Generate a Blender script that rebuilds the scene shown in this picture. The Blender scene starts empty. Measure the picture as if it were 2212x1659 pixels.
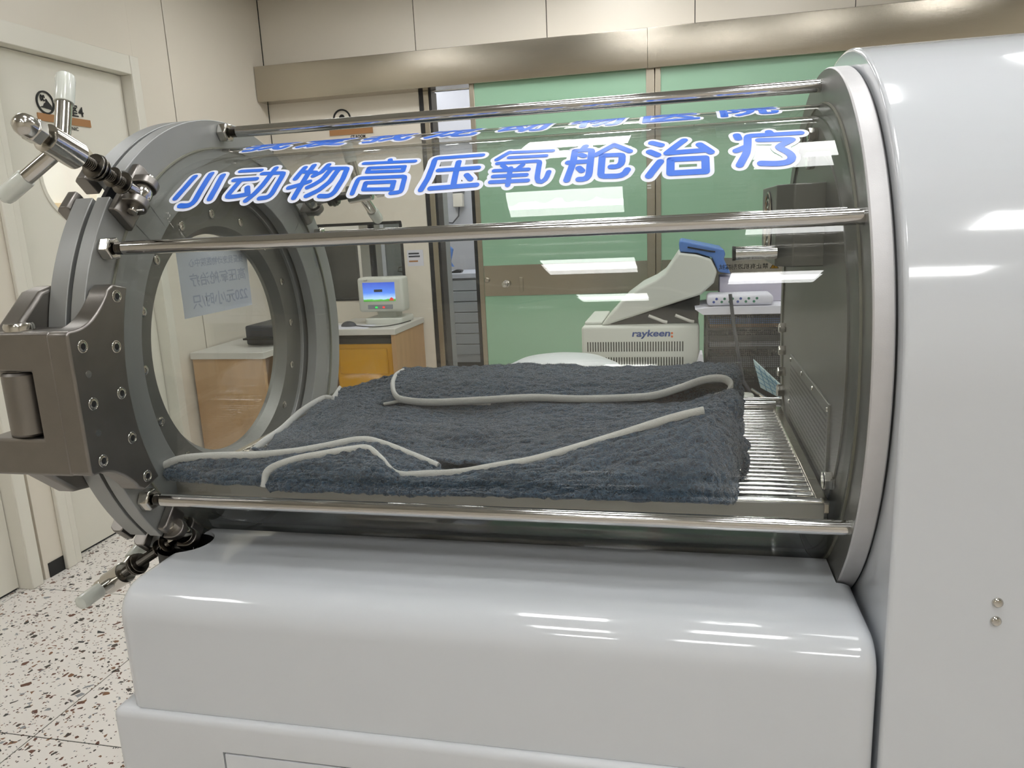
import bpy, bmesh, math, random
import numpy as np
from mathutils import Vector, Matrix
random.seed(7); np.random.seed(7)
SC = bpy.context.scene
COL = SC.collection
# ---------------------------------------------------------------- camera
cam_d = bpy.data.cameras.new('camera'); cam = bpy.data.objects.new('camera', cam_d); COL.objects.link(cam); SC.camera = cam
CAM = Vector((0.72716, -1.14997, 1.36018))
def cam_axes(yaw, pitch, roll):
    f = Vector((-math.sin(yaw)*math.cos(pitch), math.cos(yaw)*math.cos(pitch), math.sin(pitch)))
    r = Vector((math.cos(yaw), math.sin(yaw), 0)); u = r.cross(f); c, s = math.cos(roll), math.sin(roll)
    return c*r + s*u, -s*r + c*u, f
_r, _u, _f = cam_axes(math.radians(12.98284), math.radians(-12.19414), math.radians(-2.65973))
cam.matrix_world = Matrix(((_r.x, _u.x, -_f.x, CAM.x), (_r.y, _u.y, -_f.y, CAM.y), (_r.z, _u.z, -_f.z, CAM.z), (0, 0, 0, 1)))
cam_d.sensor_fit = 'HORIZONTAL'; cam_d.sensor_width = 36.0; cam_d.lens = 1634.83/2212*36; cam_d.clip_start = .02; cam_d.clip_end = 60
# ---------------------------------------------------------------- world, exposure
W = bpy.data.worlds.new('world'); SC.world = W; W.use_nodes = True
W.node_tree.nodes['Background'].inputs[0].default_value = (.8, .85, .9, 1); W.node_tree.nodes['Background'].inputs[1].default_value = .05
SC.view_settings.view_transform = 'Standard'; SC.view_settings.look = 'None'; SC.view_settings.gamma = 1
SC.view_settings.exposure = 0.15; SC.view_settings.use_curve_mapping = False
SC.cycles.use_adaptive_sampling = True; SC.cycles.adaptive_threshold = .02; SC.cycles.use_denoising = True
SC.cycles.transparent_max_bounces = 24; SC.cycles.max_bounces = 9; SC.cycles.glossy_bounces = 4; SC.cycles.diffuse_bounces = 4
LAMP = 18.0            # strength of the ceiling panels
CEIL = 2.75
# ---------------------------------------------------------------- materials
def lin(c):
    c = c/255.0
    return c/12.92 if c <= .04045 else ((c+.055)/1.055)**2.4
def rgb(r, g, b): return (lin(r), lin(g), lin(b), 1)
def nd(nt, t, **k):
    n = nt.nodes.new(t)
    for a, v in k.items(): setattr(n, a, v)
    return n
def mat(name, col, rough=.5, metal=0.0, coat=0.0, var=0.0, vscale=6, vstretch=(1,1,1), bump=0.0, bscale=200, bstretch=(1,1,1), rvar=0.0, emit=0.0, spec=.5, sheen=0.0, trans=0.0, aniso=0.0, detail=4):
    m = bpy.data.materials.new(name); m.use_nodes = True; nt = m.node_tree; b = nt.nodes['Principled BSDF']
    b.inputs['Base Color'].default_value = col; b.inputs['Roughness'].default_value = rough; b.inputs['Metallic'].default_value = metal
    b.inputs['Coat Weight'].default_value = coat; b.inputs['Coat Roughness'].default_value = .04; b.inputs['Specular IOR Level'].default_value = spec
    b.inputs['Sheen Weight'].default_value = sheen; b.inputs['Anisotropic'].default_value = aniso
    if trans: b.inputs['Transmission Weight'].default_value = trans
    if emit: b.inputs['Emission Color'].default_value = col; b.inputs['Emission Strength'].default_value = emit
    if var or bump or rvar: geo = nd(nt, 'ShaderNodeNewGeometry')
    def noise(scale, stretch, det=detail):
        mp = nd(nt, 'ShaderNodeMapping'); mp.inputs['Scale'].default_value = stretch; nt.links.new(geo.outputs['Position'], mp.inputs['Vector'])
        n = nd(nt, 'ShaderNodeTexNoise'); n.inputs['Scale'].default_value = scale; n.inputs['Detail'].default_value = det; nt.links.new(mp.outputs[0], n.inputs['Vector']); return n
    if var:
        n = noise(vscale, vstretch); r = nd(nt, 'ShaderNodeMapRange'); r.inputs[1].default_value = .25; r.inputs[2].default_value = .75; r.inputs[3].default_value = 1-var; r.inputs[4].default_value = 1+var
        nt.links.new(n.outputs[0], r.inputs[0]); x = nd(nt, 'ShaderNodeMix', data_type='RGBA', blend_type='MULTIPLY'); x.inputs[0].default_value = 1
        x.inputs[6].default_value = col; nt.links.new(r.outputs[0], x.inputs[7]); nt.links.new(x.outputs[2], b.inputs['Base Color'])
    if rvar:
        n = noise(bscale*.3, bstretch); r = nd(nt, 'ShaderNodeMapRange'); r.inputs[3].default_value = max(.02, rough-rvar); r.inputs[4].default_value = rough+rvar
        nt.links.new(n.outputs[0], r.inputs[0]); nt.links.new(r.outputs[0], b.inputs['Roughness'])
    if bump:
        n = noise(bscale, bstretch); q = nd(nt, 'ShaderNodeBump'); q.inputs['Strength'].default_value = bump; q.inputs['Distance'].default_value = .002
        nt.links.new(n.outputs[0], q.inputs['Height']); nt.links.new(q.outputs[0], b.inputs['Normal'])
    return m
def glass(name, tint=(.975, .985, .98), f0=.04, rough=0.0, streak=0.0):
    m = bpy.data.materials.new(name); m.use_nodes = True; nt = m.node_tree; nt.nodes.remove(nt.nodes['Principled BSDF']); out = nt.nodes['Material Output']
    lw = nd(nt, 'ShaderNodeLayerWeight'); lw.inputs[0].default_value = .5
    p = nd(nt, 'ShaderNodeMath', operation='POWER'); p.inputs[1].default_value = 5; nt.links.new(lw.outputs['Facing'], p.inputs[0])
    q = nd(nt, 'ShaderNodeMath', operation='MULTIPLY_ADD'); q.inputs[1].default_value = 1-f0; q.inputs[2].default_value = f0; nt.links.new(p.outputs[0], q.inputs[0])
    t = nd(nt, 'ShaderNodeBsdfTransparent'); t.inputs[0].default_value = (*tint, 1); g = nd(nt, 'ShaderNodeBsdfGlossy'); g.inputs['Roughness'].default_value = rough
    x = nd(nt, 'ShaderNodeMixShader'); nt.links.new(q.outputs[0], x.inputs[0]); nt.links.new(t.outputs[0], x.inputs[1]); nt.links.new(g.outputs[0], x.inputs[2])
    if streak:   # fine lengthwise scratches in the acrylic
        geo = nd(nt, 'ShaderNodeNewGeometry'); mp = nd(nt, 'ShaderNodeMapping'); mp.inputs['Scale'].default_value = (3, 90, 90); nt.links.new(geo.outputs['Position'], mp.inputs[0])
        n = nd(nt, 'ShaderNodeTexNoise'); n.inputs['Scale'].default_value = 4; n.inputs['Detail'].default_value = 3; nt.links.new(mp.outputs[0], n.inputs[0])
        bp = nd(nt, 'ShaderNodeBump'); bp.inputs['Strength'].default_value = streak; bp.inputs['Distance'].default_value = .0006; nt.links.new(n.outputs[0], bp.inputs['Height']); nt.links.new(bp.outputs[0], g.inputs['Normal'])
    nt.links.new(x.outputs[0], out.inputs[0]); return m
M = {}
M['wall'] = mat('wall_panel_paint', rgb(222, 215, 202), .42, var=.03, vscale=1.5, bump=.04, bscale=300)
M['ceil'] = mat('ceiling_grey', rgb(168, 166, 160), .6)
M['doorpaint'] = mat('door_paint', rgb(224, 221, 210), .38, var=.02, vscale=3)
M['black'] = mat('black_rubber', rgb(22, 23, 25), .45)
M['gap'] = mat('dark_joint', rgb(34, 37, 30), .8)
M['white'] = mat('gloss_white_paint', rgb(208, 212, 217), .10, coat=.5, bump=.02, bscale=60, detail=2)
M['whitem'] = mat('satin_white_paint', rgb(210, 213, 217), .32, bump=.03, bscale=500)
M['steel'] = mat('brushed_steel', rgb(184, 177, 164), .19, 1, bump=.05, bscale=60, bstretch=(1, 30, 30), rvar=.08, aniso=.3)
M['rail'] = mat('satin_rail_steel', rgb(150, 148, 142), .36, .85, bump=.03, bscale=90, bstretch=(1, 20, 20))
M['steelv'] = mat('brushed_steel_trim', rgb(168, 160, 145), .33, 1, bump=.05, bscale=60, bstretch=(30, 30, 1))
M['cast'] = mat('satin_cast_steel', rgb(138, 134, 130), .38, 1, var=.05, vscale=30, bump=.06, bscale=700)
M['alu'] = mat('bead_blasted_aluminium', rgb(156, 158, 157), .45, .45, var=.03, vscale=12, bump=.05, bscale=1400)
M['aluwhite'] = mat('powder_coated_rim', rgb(198, 197, 198), .48, .35, var=.03, vscale=60, bump=.12, bscale=900)
M['dalu'] = mat('dull_steel_plate', rgb(128, 128, 124), .42, .6, var=.04, vscale=25, bump=.03, bscale=400)  # dull steel, darkened to carry shade on the far flange face and door ring
M['chrome'] = mat('polished_steel', rgb(205, 204, 202), .10, 1, bump=.03, bscale=40, bstretch=(1, 20, 20))
M['bolt'] = mat('bright_bolt_steel', rgb(200, 197, 190), .16, 1)
M['thread'] = mat('dark_thread_steel', rgb(104, 100, 94), .25, 1)
M['silicone'] = mat('milky_silicone', rgb(226, 230, 222), .22, trans=.15, coat=.3)
M['blue'] = mat('blue_vinyl', rgb(52, 112, 222), .38)
M['vinyl'] = mat('white_vinyl', rgb(226, 229, 243), .38)
M['fleece'] = None
M['bind'] = mat('white_binding_tape', rgb(206, 206, 202), .85, var=.06, vscale=400, bump=.5, bscale=900, sheen=.3)
M['green'] = mat('green_door_laminate', rgb(144, 182, 155), .28, var=.02, vscale=2)
M['wood'] = mat('beech_laminate', rgb(186, 150, 108), .5, var=.10, vscale=7, vstretch=(3, 3, .4))
M['deskwhite'] = mat('white_laminate', rgb(206, 204, 198), .4)
M['plastic'] = mat('ivory_plastic', rgb(206, 209, 201), .42)
M['grey'] = mat('grey_plastic', rgb(140, 145, 152), .5)
M['darkgrey'] = mat('dark_grey_plastic', rgb(60, 63, 70), .45)
M['yellow'] = mat('yellow_plastic', rgb(222, 166, 20), .42, var=.05, vscale=8)
M['tan'] = mat('tan_metal_plate', rgb(168, 122, 80), .4)
M['bluep'] = mat('blue_plastic', rgb(84, 124, 192), .42)
M['paper'] = mat('paper', rgb(216, 216, 226), .8)
M['acrylic'] = glass('acrylic_tube', (.982, .988, .982), .042)
M['pane'] = glass('window_glass', (.95, .965, .96), .045)
def emission(name, col, s):
    m = bpy.data.materials.new(name); m.use_nodes = True; nt = m.node_tree; nt.nodes.remove(nt.nodes['Principled BSDF']); e = nd(nt, 'ShaderNodeEmission'); e.inputs[0].default_value = col; e.inputs[1].default_value = s
    nt.links.new(e.outputs[0], nt.nodes['Material Output'].inputs[0]); return m
M['lamp'] = emission('led_diffuser', (1, 1, .99, 1), LAMP)
# ---------------------------------------------------------------- mesh helpers
class MB:
    def __init__(s): s.v = []; s.f = []
    def add(s, vs, fs):
        o = len(s.v); s.v += [tuple(v) for v in vs]; s.f += [tuple(i+o for i in f) for f in fs]; return s
    def box(s, lo, hi):
        x0, y0, z0 = lo; x1, y1, z1 = hi
        return s.add([(x0,y0,z0),(x1,y0,z0),(x1,y1,z0),(x0,y1,z0),(x0,y0,z1),(x1,y0,z1),(x1,y1,z1),(x0,y1,z1)], [(0,3,2,1),(4,5,6,7),(0,1,5,4),(1,2,6,5),(2,3,7,6),(3,0,4,7)])
    def obox(s, c, ax, ay, az, h):      # oriented box
        c = Vector(c); P = [c + ax*(i*h[0]) + ay*(j*h[1]) + az*(k*h[2]) for k in (-1,1) for j in (-1,1) for i in (-1,1)]
        return s.add(P, [(0,2,3,1),(4,5,7,6),(0,1,5,4),(1,3,7,5),(3,2,6,7),(2,0,4,6)])
    def lathe(s, prof, o, d, seg=32, a0=0.0, cap=True):   # prof: (radius, along)
        o = Vector(o); d = Vector(d).normalized(); u = d.orthogonal().normalized(); w = d.cross(u)
        vs = []; n = len(prof)
        for r, t in prof:
            for k in range(seg):
                a = a0 + 2*math.pi*k/seg; vs.append(o + d*t + (u*math.cos(a) + w*math.sin(a))*r)
        fs = [(i*seg+k, i*seg+(k+1)%seg, (i+1)*seg+(k+1)%seg, (i+1)*seg+k) for i in range(n-1) for k in range(seg)]
        if cap: fs += [tuple(reversed(range(seg))), tuple((n-1)*seg+k for k in range(seg))]
        return s.add(vs, fs)
    def cyl(s, p0, p1, r, seg=24, r1=None, ch=0.0):
        p0 = Vector(p0); p1 = Vector(p1); L = (p1-p0).length; r1 = r if r1 is None else r1
        pr = [(r, 0), (r1, L)] if not ch else [(r-ch, 0), (r, ch), (r1, L-ch), (r1-ch, L)]
        return s.lathe(pr, p0, p1-p0, seg)
    def tube(s, path, r, seg=8, flat=None):
        P = [Vector(p) for p in path]; n = len(P); vs = []; prev = None
        for i, p in enumerate(P):
            t = (P[min(i+1, n-1)] - P[max(i-1, 0)]).normalized()
            if prev is None: prev = t.orthogonal().normalized() if flat is None else Vector(flat)
            u = (prev - t*prev.dot(t)).normalized(); w = t.cross(u); prev = u if flat is None else prev
            rr = r if not isinstance(r, (list, tuple)) else r
            ra, rb = (rr, rr) if not isinstance(rr, (list, tuple)) else rr
            for k in range(seg):
                a = 2*math.pi*k/seg; vs.append(p + u*(ra*math.cos(a)) + w*(rb*math.sin(a)))
        fs = [(i*seg+k, i*seg+(k+1)%seg, (i+1)*seg+(k+1)%seg, (i+1)*seg+k) for i in range(n-1) for k in range(seg)]
        fs += [tuple(reversed(range(seg))), tuple((n-1)*seg+k for k in range(seg))]
        return s.add(vs, fs)
    def prism(s, poly, to3, d):          # poly 2-D, to3 maps (a,b)->Vector, d = extrusion Vector
        A = [Vector(to3(*p)) for p in poly]; d = Vector(d); n = len(A)
        return s.add(A + [a+d for a in A], [tuple(reversed(range(n))), tuple(range(n, 2*n))] + [(i, (i+1) % n, n+(i+1) % n, n+i) for i in range(n)])
    def ringx(s, outer, rin, x0, x1, zc):   # outer: list of (angle, radius); inner circle rin; slab between x0 and x1 on the chamber axis
        n = len(outer); P = lambda a, r, x: (x, -r*math.cos(a), zc + r*math.sin(a))
        vs = [P(a, r, x0) for a, r in outer] + [P(a, r, x1) for a, r in outer] + [P(a, rin, x0) for a, r in outer] + [P(a, rin, x1) for a, r in outer]
        fs = []
        for i in range(n):
            j = (i+1) % n
            fs += [(i, j, n+j, n+i), (2*n+j, 2*n+i, 3*n+i, 3*n+j), (j, i, 2*n+i, 2*n+j), (n+i, n+j, 3*n+j, 3*n+i)]
        return s.add(vs, fs)
    def build(s, name, m, parent=None, smooth=35, bevel=0.0, seg=2, recalc=True):
        me = bpy.data.meshes.new(name); me.from_pydata(s.v, [], s.f)
        if recalc:
            bm = bmesh.new(); bm.from_mesh(me); bmesh.ops.remove_doubles(bm, verts=bm.verts, dist=1e-6); bmesh.ops.recalc_face_normals(bm, faces=bm.faces); bm.to_mesh(me); bm.free()
        return link(name, me, m, parent, smooth, bevel, seg)
def link(name, me, m, parent=None, smooth=35, bevel=0.0, seg=2):
    if m is not None:
        me.materials.clear(); me.materials.append(M[m] if isinstance(m, str) else m)
    if smooth:
        me.shade_smooth(); me.set_sharp_from_angle(angle=math.radians(smooth))
    o = bpy.data.objects.new(name, me); COL.objects.link(o); setp(o, parent)
    if bevel:
        b = o.modifiers.new('bevel', 'BEVEL'); b.width = bevel; b.segments = seg; b.limit_method = 'ANGLE'; b.angle_limit = math.radians(35); b.harden_normals = False
    return o
ORG = {}
def setp(o, parent):
    if parent is not None:
        o.parent = parent; o.matrix_parent_inverse = Matrix.Translation(-ORG.get(parent.name, Vector((0, 0, 0))))
def empty(name, loc, parent=None):
    o = bpy.data.objects.new(name, None); COL.objects.link(o); o.empty_display_size = .05; o.location = Vector(loc) - (ORG.get(parent.name, Vector((0,0,0))) if parent else Vector((0,0,0)))
    if parent: o.parent = parent
    ORG[o.name] = Vector(loc); return o
def thing(name, label, cat, loc, group=None):
    o = empty(name, loc); return tag(o, label, cat, group)
def tag(o, label, cat, group=None):
    o['label'] = label; o['category'] = cat
    if group: o['group'] = group
    return o
def struct(o, label=None):
    o['kind'] = 'structure'
    if label: o['label'] = label
    return o
def box(name, lo, hi, m, parent=None, bevel=0.0, seg=2): return MB().box(lo, hi).build(name, m, parent, bevel=bevel, seg=seg)
def hexprof(): return 6
TXT = {}
def text2d(body, size, off=0.0):
    """triangulated glyphs in the plane, origin at the left of the baseline"""
    c = bpy.data.curves.new('t', 'FONT'); c.body = body; c.size = size; c.offset = off; c.resolution_u = 3
    o = bpy.data.objects.new('t', c); COL.objects.link(o); bpy.context.view_layer.update()
    me = bpy.data.meshes.new_from_object(o.evaluated_get(bpy.context.evaluated_depsgraph_get()))
    bm = bmesh.new(); bm.from_mesh(me); bmesh.ops.triangulate(bm, faces=bm.faces)
    bpy.data.objects.remove(o); bpy.data.curves.remove(c); bpy.data.meshes.remove(me); return bm
def text_obj(name, body, size, fn, m, parent, off=0.0, maxedge=0.0, width=None, shear=0.0, height=None):
    bm = text2d(body, size, off)
    if maxedge:
        for _ in range(4):
            es = [e for e in bm.edges if e.calc_length() > maxedge]
            if not es: break
            bmesh.ops.subdivide_edges(bm, edges=es, cuts=1); bmesh.ops.triangulate(bm, faces=bm.faces)
    xs = [v.co.x for v in bm.verts]; x0, x1 = min(xs), max(xs); ys = [v.co.y for v in bm.verts]; y0, y1 = min(ys), max(ys)
    k = 1 if width is None else width/(x1-x0); ky = k if height is None else height/(y1-y0)
    for v in bm.verts: y = (v.co.y-y0)*ky; v.co = Vector(fn((v.co.x-x0)*k + shear*y, y))
    me = bpy.data.meshes.new(name); bm.to_mesh(me); bm.free(); return link(name, me, m, parent, smooth=0)
def bold_text(name, body, to3, m, parent, w, h, rad, n=10, maxedge=.008):
    """one glyph thickened by a round pen of radius rad; to3 maps the flat glyph box to the surface"""
    bm = text2d(body, .1, .0); xs = [v.co.x for v in bm.verts]; ys = [v.co.y for v in bm.verts]; x0, y0 = min(xs), min(ys); kx = w/(max(xs)-x0); ky = h/(max(ys)-y0)
    for v in bm.verts: v.co = Vector(((v.co.x-x0)*kx, (v.co.y-y0)*ky, 0))
    for _ in range(4):
        es = [e for e in bm.edges if e.calc_length() > maxedge]
        if not es: break
        bmesh.ops.subdivide_edges(bm, edges=es, cuts=1); bmesh.ops.triangulate(bm, faces=bm.faces)
    bm.verts.ensure_lookup_table(); P = [(v.co.x, v.co.y) for v in bm.verts]; F = [tuple(v.index for v in f.verts) for f in bm.faces]; bm.free(); mb = MB()
    for k in range(n+1):
        dx, dy = (0, 0) if k == n else (rad*math.cos(2*math.pi*k/n), rad*math.sin(2*math.pi*k/n)); mb.add([to3(a+dx, b+dy) for a, b in P], F)
    return mb.build(name, m, parent, smooth=0, recalc=False)
def circ(cx, cy, r, n=32): return [(cx+r*math.cos(2*math.pi*i/n), cy+r*math.sin(2*math.pi*i/n)) for i in range(n)]
CHARS=[(0.0046,[[(633,3086),(604,2830),(553,2607)],[(869,3137),(882,2861),(881,2590),(871,2487),(811,2445),(685,2457)],[(1079,3071),(1102,2769),(1097,2558)]]),(0.0041,[[(1320,3149),(1631,3141)],[(1314,2927),(1649,2928)],[(1417,2907),(1341,2573),(1489,2578),(1633,2608)],[(1585,2746),(1642,2607)],[(1695,3048),(2019,3034),(2025,2887),(2005,2595),(1981,2522),(1850,2512)],[(1844,3177),(1837,3023),(1805,2780),(1741,2599),(1658,2483)]]),(0.004,[[(2295,3135),(2250,2870)],[(2410,3177),(2395,2927),(2382,2713),(2351,2483)],[(2325,3022),(2493,2994)],[(2216,2685),(2351,2733),(2477,2791)],[(2628,3167),(2590,2994),(2497,2912)],[(2618,3072),(2940,3046),(2950,2801),(2902,2534),(2841,2478),(2715,2491)],[(2707,3042),(2657,2828),(2579,2734),(2491,2670)],[(2817,3020),(2778,2764),(2667,2599),(2523,2505)]]),(0.0035,[[(3499,3194),(3521,3136)],[(3149,3138),(3865,3111)],[(3257,3012),(3751,2993),(3755,2898),(3260,2921),(3257,3012)],[(3161,2503),(3172,2798),(3815,2778),(3825,2480),(3693,2471)],[(3299,2693),(3685,2681),(3688,2543),(3303,2565),(3299,2693)]]),(0.004,[[(4765,3154),(4136,3147),(4146,2956),(4134,2703),(4084,2498)],[(4479,3025),(4498,2547)],[(4246,2859),(4763,2864)],[(4204,2514),(4796,2531)],[(4640,2727),(4703,2642)]]),(0.0034,[[(5122,3182),(4981,3016)],[(5130,3171),(5677,3147)],[(5139,3046),(5606,3035)],[(5006,2929),(5546,2925),(5547,2737),(5549,2581),(5566,2520),(5609,2499),(5660,2557),(5682,2692)],[(5079,2876),(5144,2800)],[(5336,2867),(5288,2795)],[(4987,2778),(5418,2765)],[(4993,2667),(5405,2662)],[(4971,2565),(5433,2557)],[(5190,2813),(5196,2492)]]),(0.0043,[[(6088,3205),(6063,3134)],[(5967,3106),(5967,2881),(5954,2739),(5917,2522)],[(5967,3106),(6175,3105),(6178,2938),(6179,2580),(6154,2520),(6063,2524)],[(6043,3008),(6088,2971)],[(5908,2852),(6159,2852)],[(6047,2730),(6087,2675)],[(6443,3188),(6337,3079),(6231,2977)],[(6443,3188),(6641,3013)],[(6315,2958),(6558,2949),(6558,2761),(6520,2709),(6435,2717)],[(6315,2958),(6321,2553),(6558,2540),(6615,2579),(6630,2645)]]),(0.0047,[[(6901,3178),(7013,3107)],[(6882,2971),(6975,2893)],[(7010,2757),(6885,2513)],[(7285,3187),(7090,2920),(7560,2932)],[(7465,3062),(7592,2885)],[(7131,2785),(7528,2776),(7530,2536),(7131,2538),(7131,2785)]]),(0.0046,[[(7899,3227),(7916,3141)],[(7881,2878),(7987,2944)],[(8266,3258),(8282,3212)],[(8615,3178),(8022,3193),(8011,2986),(7991,2817),(7908,2610)],[(8145,3075),(8524,3044),(8338,2902),(8456,2775),(8490,2687),(8439,2607),(8308,2595),(8141,2617)]])]
FLAP_B=[[(1671,-2580,10192),(1729,-2500,10402),(2046,-2360,10512),(2432,-2280,10576),(2815,-2200,10626),(3068,-2150,10630),(3289,-2220,10497),(3546,-2360,10353),(3993,-2360,10366),(4442,-2350,10401),(4907,-2300,10481),(5365,-2250,10558),(5899,-2130,10690),(6430,-2000,10831),(7133,-1850,11035),(7540,-1750,11118),(7824,-1650,10959),(7998,-1550,10588)],[(1699,-2620,10174),(1859,-2580,10292),(2192,-2540,10349),(2597,-2520,10380),(2970,-2520,10404),(3269,-2520,10400),(3494,-2520,10342),(3692,-2540,10277),(4079,-2540,10290),(4520,-2530,10313),(4970,-2510,10364),(5420,-2500,10418),(5951,-2460,10488),(6488,-2400,10574),(7167,-2320,10686),(7558,-2250,10733),(7844,-2100,10602),(8001,-1900,10387)],[(1760,-2680,10165),(1934,-2680,10164),(2273,-2670,10159),(2680,-2670,10160),(3047,-2670,10160),(3342,-2670,10158),(3569,-2670,10153),(3763,-2670,10154),(4145,-2670,10161),(4569,-2670,10164),(5010,-2670,10168),(5460,-2670,10172),(5988,-2670,10174),(6531,-2660,10172),(7187,-2650,10176),(7553,-2620,10166),(7809,-2550,10143),(7942,-2350,10095)]]
FLAP_A=[[(-58,-2430,10272),(-17,-2380,10376),(261,-2320,10475),(766,-2280,10516),(1395,-2220,10526),(1940,-2150,10564),(2333,-2070,10616),(2850,-1950,10693),(3194,-1950,10645),(3698,-2050,10506),(4058,-2150,10408)],[(-2,-2470,10245),(122,-2460,10301),(399,-2440,10330),(893,-2420,10344),(1516,-2400,10362),(2078,-2380,10398),(2486,-2350,10439),(3007,-2280,10476),(3343,-2280,10452),(3809,-2300,10373),(4139,-2320,10324)],[(62,-2520,10222),(256,-2540,10208),(536,-2560,10189),(1026,-2570,10181),(1628,-2570,10181),(2178,-2550,10178),(2575,-2520,10167),(3100,-2480,10184),(3425,-2460,10187),(3880,-2450,10186),(4203,-2450,10184)]]
MID=[[(791,1050,10490),(1645,600,10589),(2461,300,10636),(3755,100,10689),(5312,0,10734),(6757,0,10775),(7655,0,10854),(8005,0,10885),(8114,0,10757)],[(670,450,10389),(1605,100,10532),(2572,-200,10620),(3895,-400,10633),(5391,-500,10677),(6779,-500,10743),(7705,-500,10822),(8027,-500,10791),(8123,-450,10640)],[(682,-300,10286),(1676,-600,10443),(2706,-750,10554),(4066,-1000,10593),(5470,-1000,10615),(6798,-950,10690),(7741,-900,10770),(8032,-850,10660),(8120,-800,10464)],[(705,-900,10256),(1809,-1200,10429),(2870,-1350,10530),(4203,-1500,10481),(5549,-1500,10536),(6817,-1400,10650),(7767,-1300,10716),(8035,-1200,10515),(8104,-1150,10270)],[(806,-1450,10223),(1946,-1650,10315),(2970,-1800,10388),(4336,-2000,10306),(5626,-2000,10419),(6834,-1800,10640),(7783,-1600,10662),(8030,-1500,10317),(8088,-1500,10060)]]
BACK=[[(755,1850,10518),(1314,1800,10660),(1915,1750,10816),(2406,1700,10933)],[(837,1500,10471),(1478,1400,10588),(2078,1300,10684),(2568,1200,10743)],[(893,1150,10413),(1637,900,10481),(2337,600,10544),(2801,500,10557)]]
TOP=[[(2321,1250,11007),(3084,1300,11038),(3848,1350,11060),(4692,1350,11083),(5919,1300,11065),(7090,1200,11097),(7762,1150,11144),(8088,1100,11152),(8174,1050,11054)],[(2329,850,10980),(3138,850,11005),(3976,850,11054),(4789,850,11077),(5970,800,11070),(7096,750,11094),(7711,750,11139),(8064,700,11148),(8172,700,10991)],[(2440,450,10878),(3252,350,10919),(4100,350,10985),(4882,350,11002),(6019,300,10984),(7102,300,11024),(7663,350,11139),(8029,350,11124),(8166,400,10909)],[(2689,120,10763),(3354,0,10765),(4185,-20,10814),(4951,-40,10854),(6050,-40,10831),(6898,0,10893),(7554,120,11093),(7943,150,11065),(8168,200,10780)]]
BIND_E=[[(2352,1220,11022),(2329,900,10995),(2407,520,10911),(2573,220,10810),(2803,80,10765),(3360,-20,10762),(4190,-40,10811),(4955,-60,10859),(5692,-60,10841),(6337,-50,10858),(6829,-30,10892),(7244,40,11001),(7587,100,11112),(7860,120,11129),(7976,120,11043),(7942,80,10923),(7758,40,10859)]]
BIND_C=[[(995,1050,10491),(791,1050,10490),(672,450,10406),(682,-300,10286),(705,-900,10256),(809,-1450,10246)]]
BIND_D=[[(880,1180,10423),(827,1500,10471),(755,1850,10518)]]
BIND_G=[[(2299,280,10624),(2671,200,10695),(3191,120,10711),(3771,50,10709),(4251,0,10694)]]
BIND_H=[[(4788,0,10730),(5053,0,10777),(5314,0,10779),(5571,0,10728)]]
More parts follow.
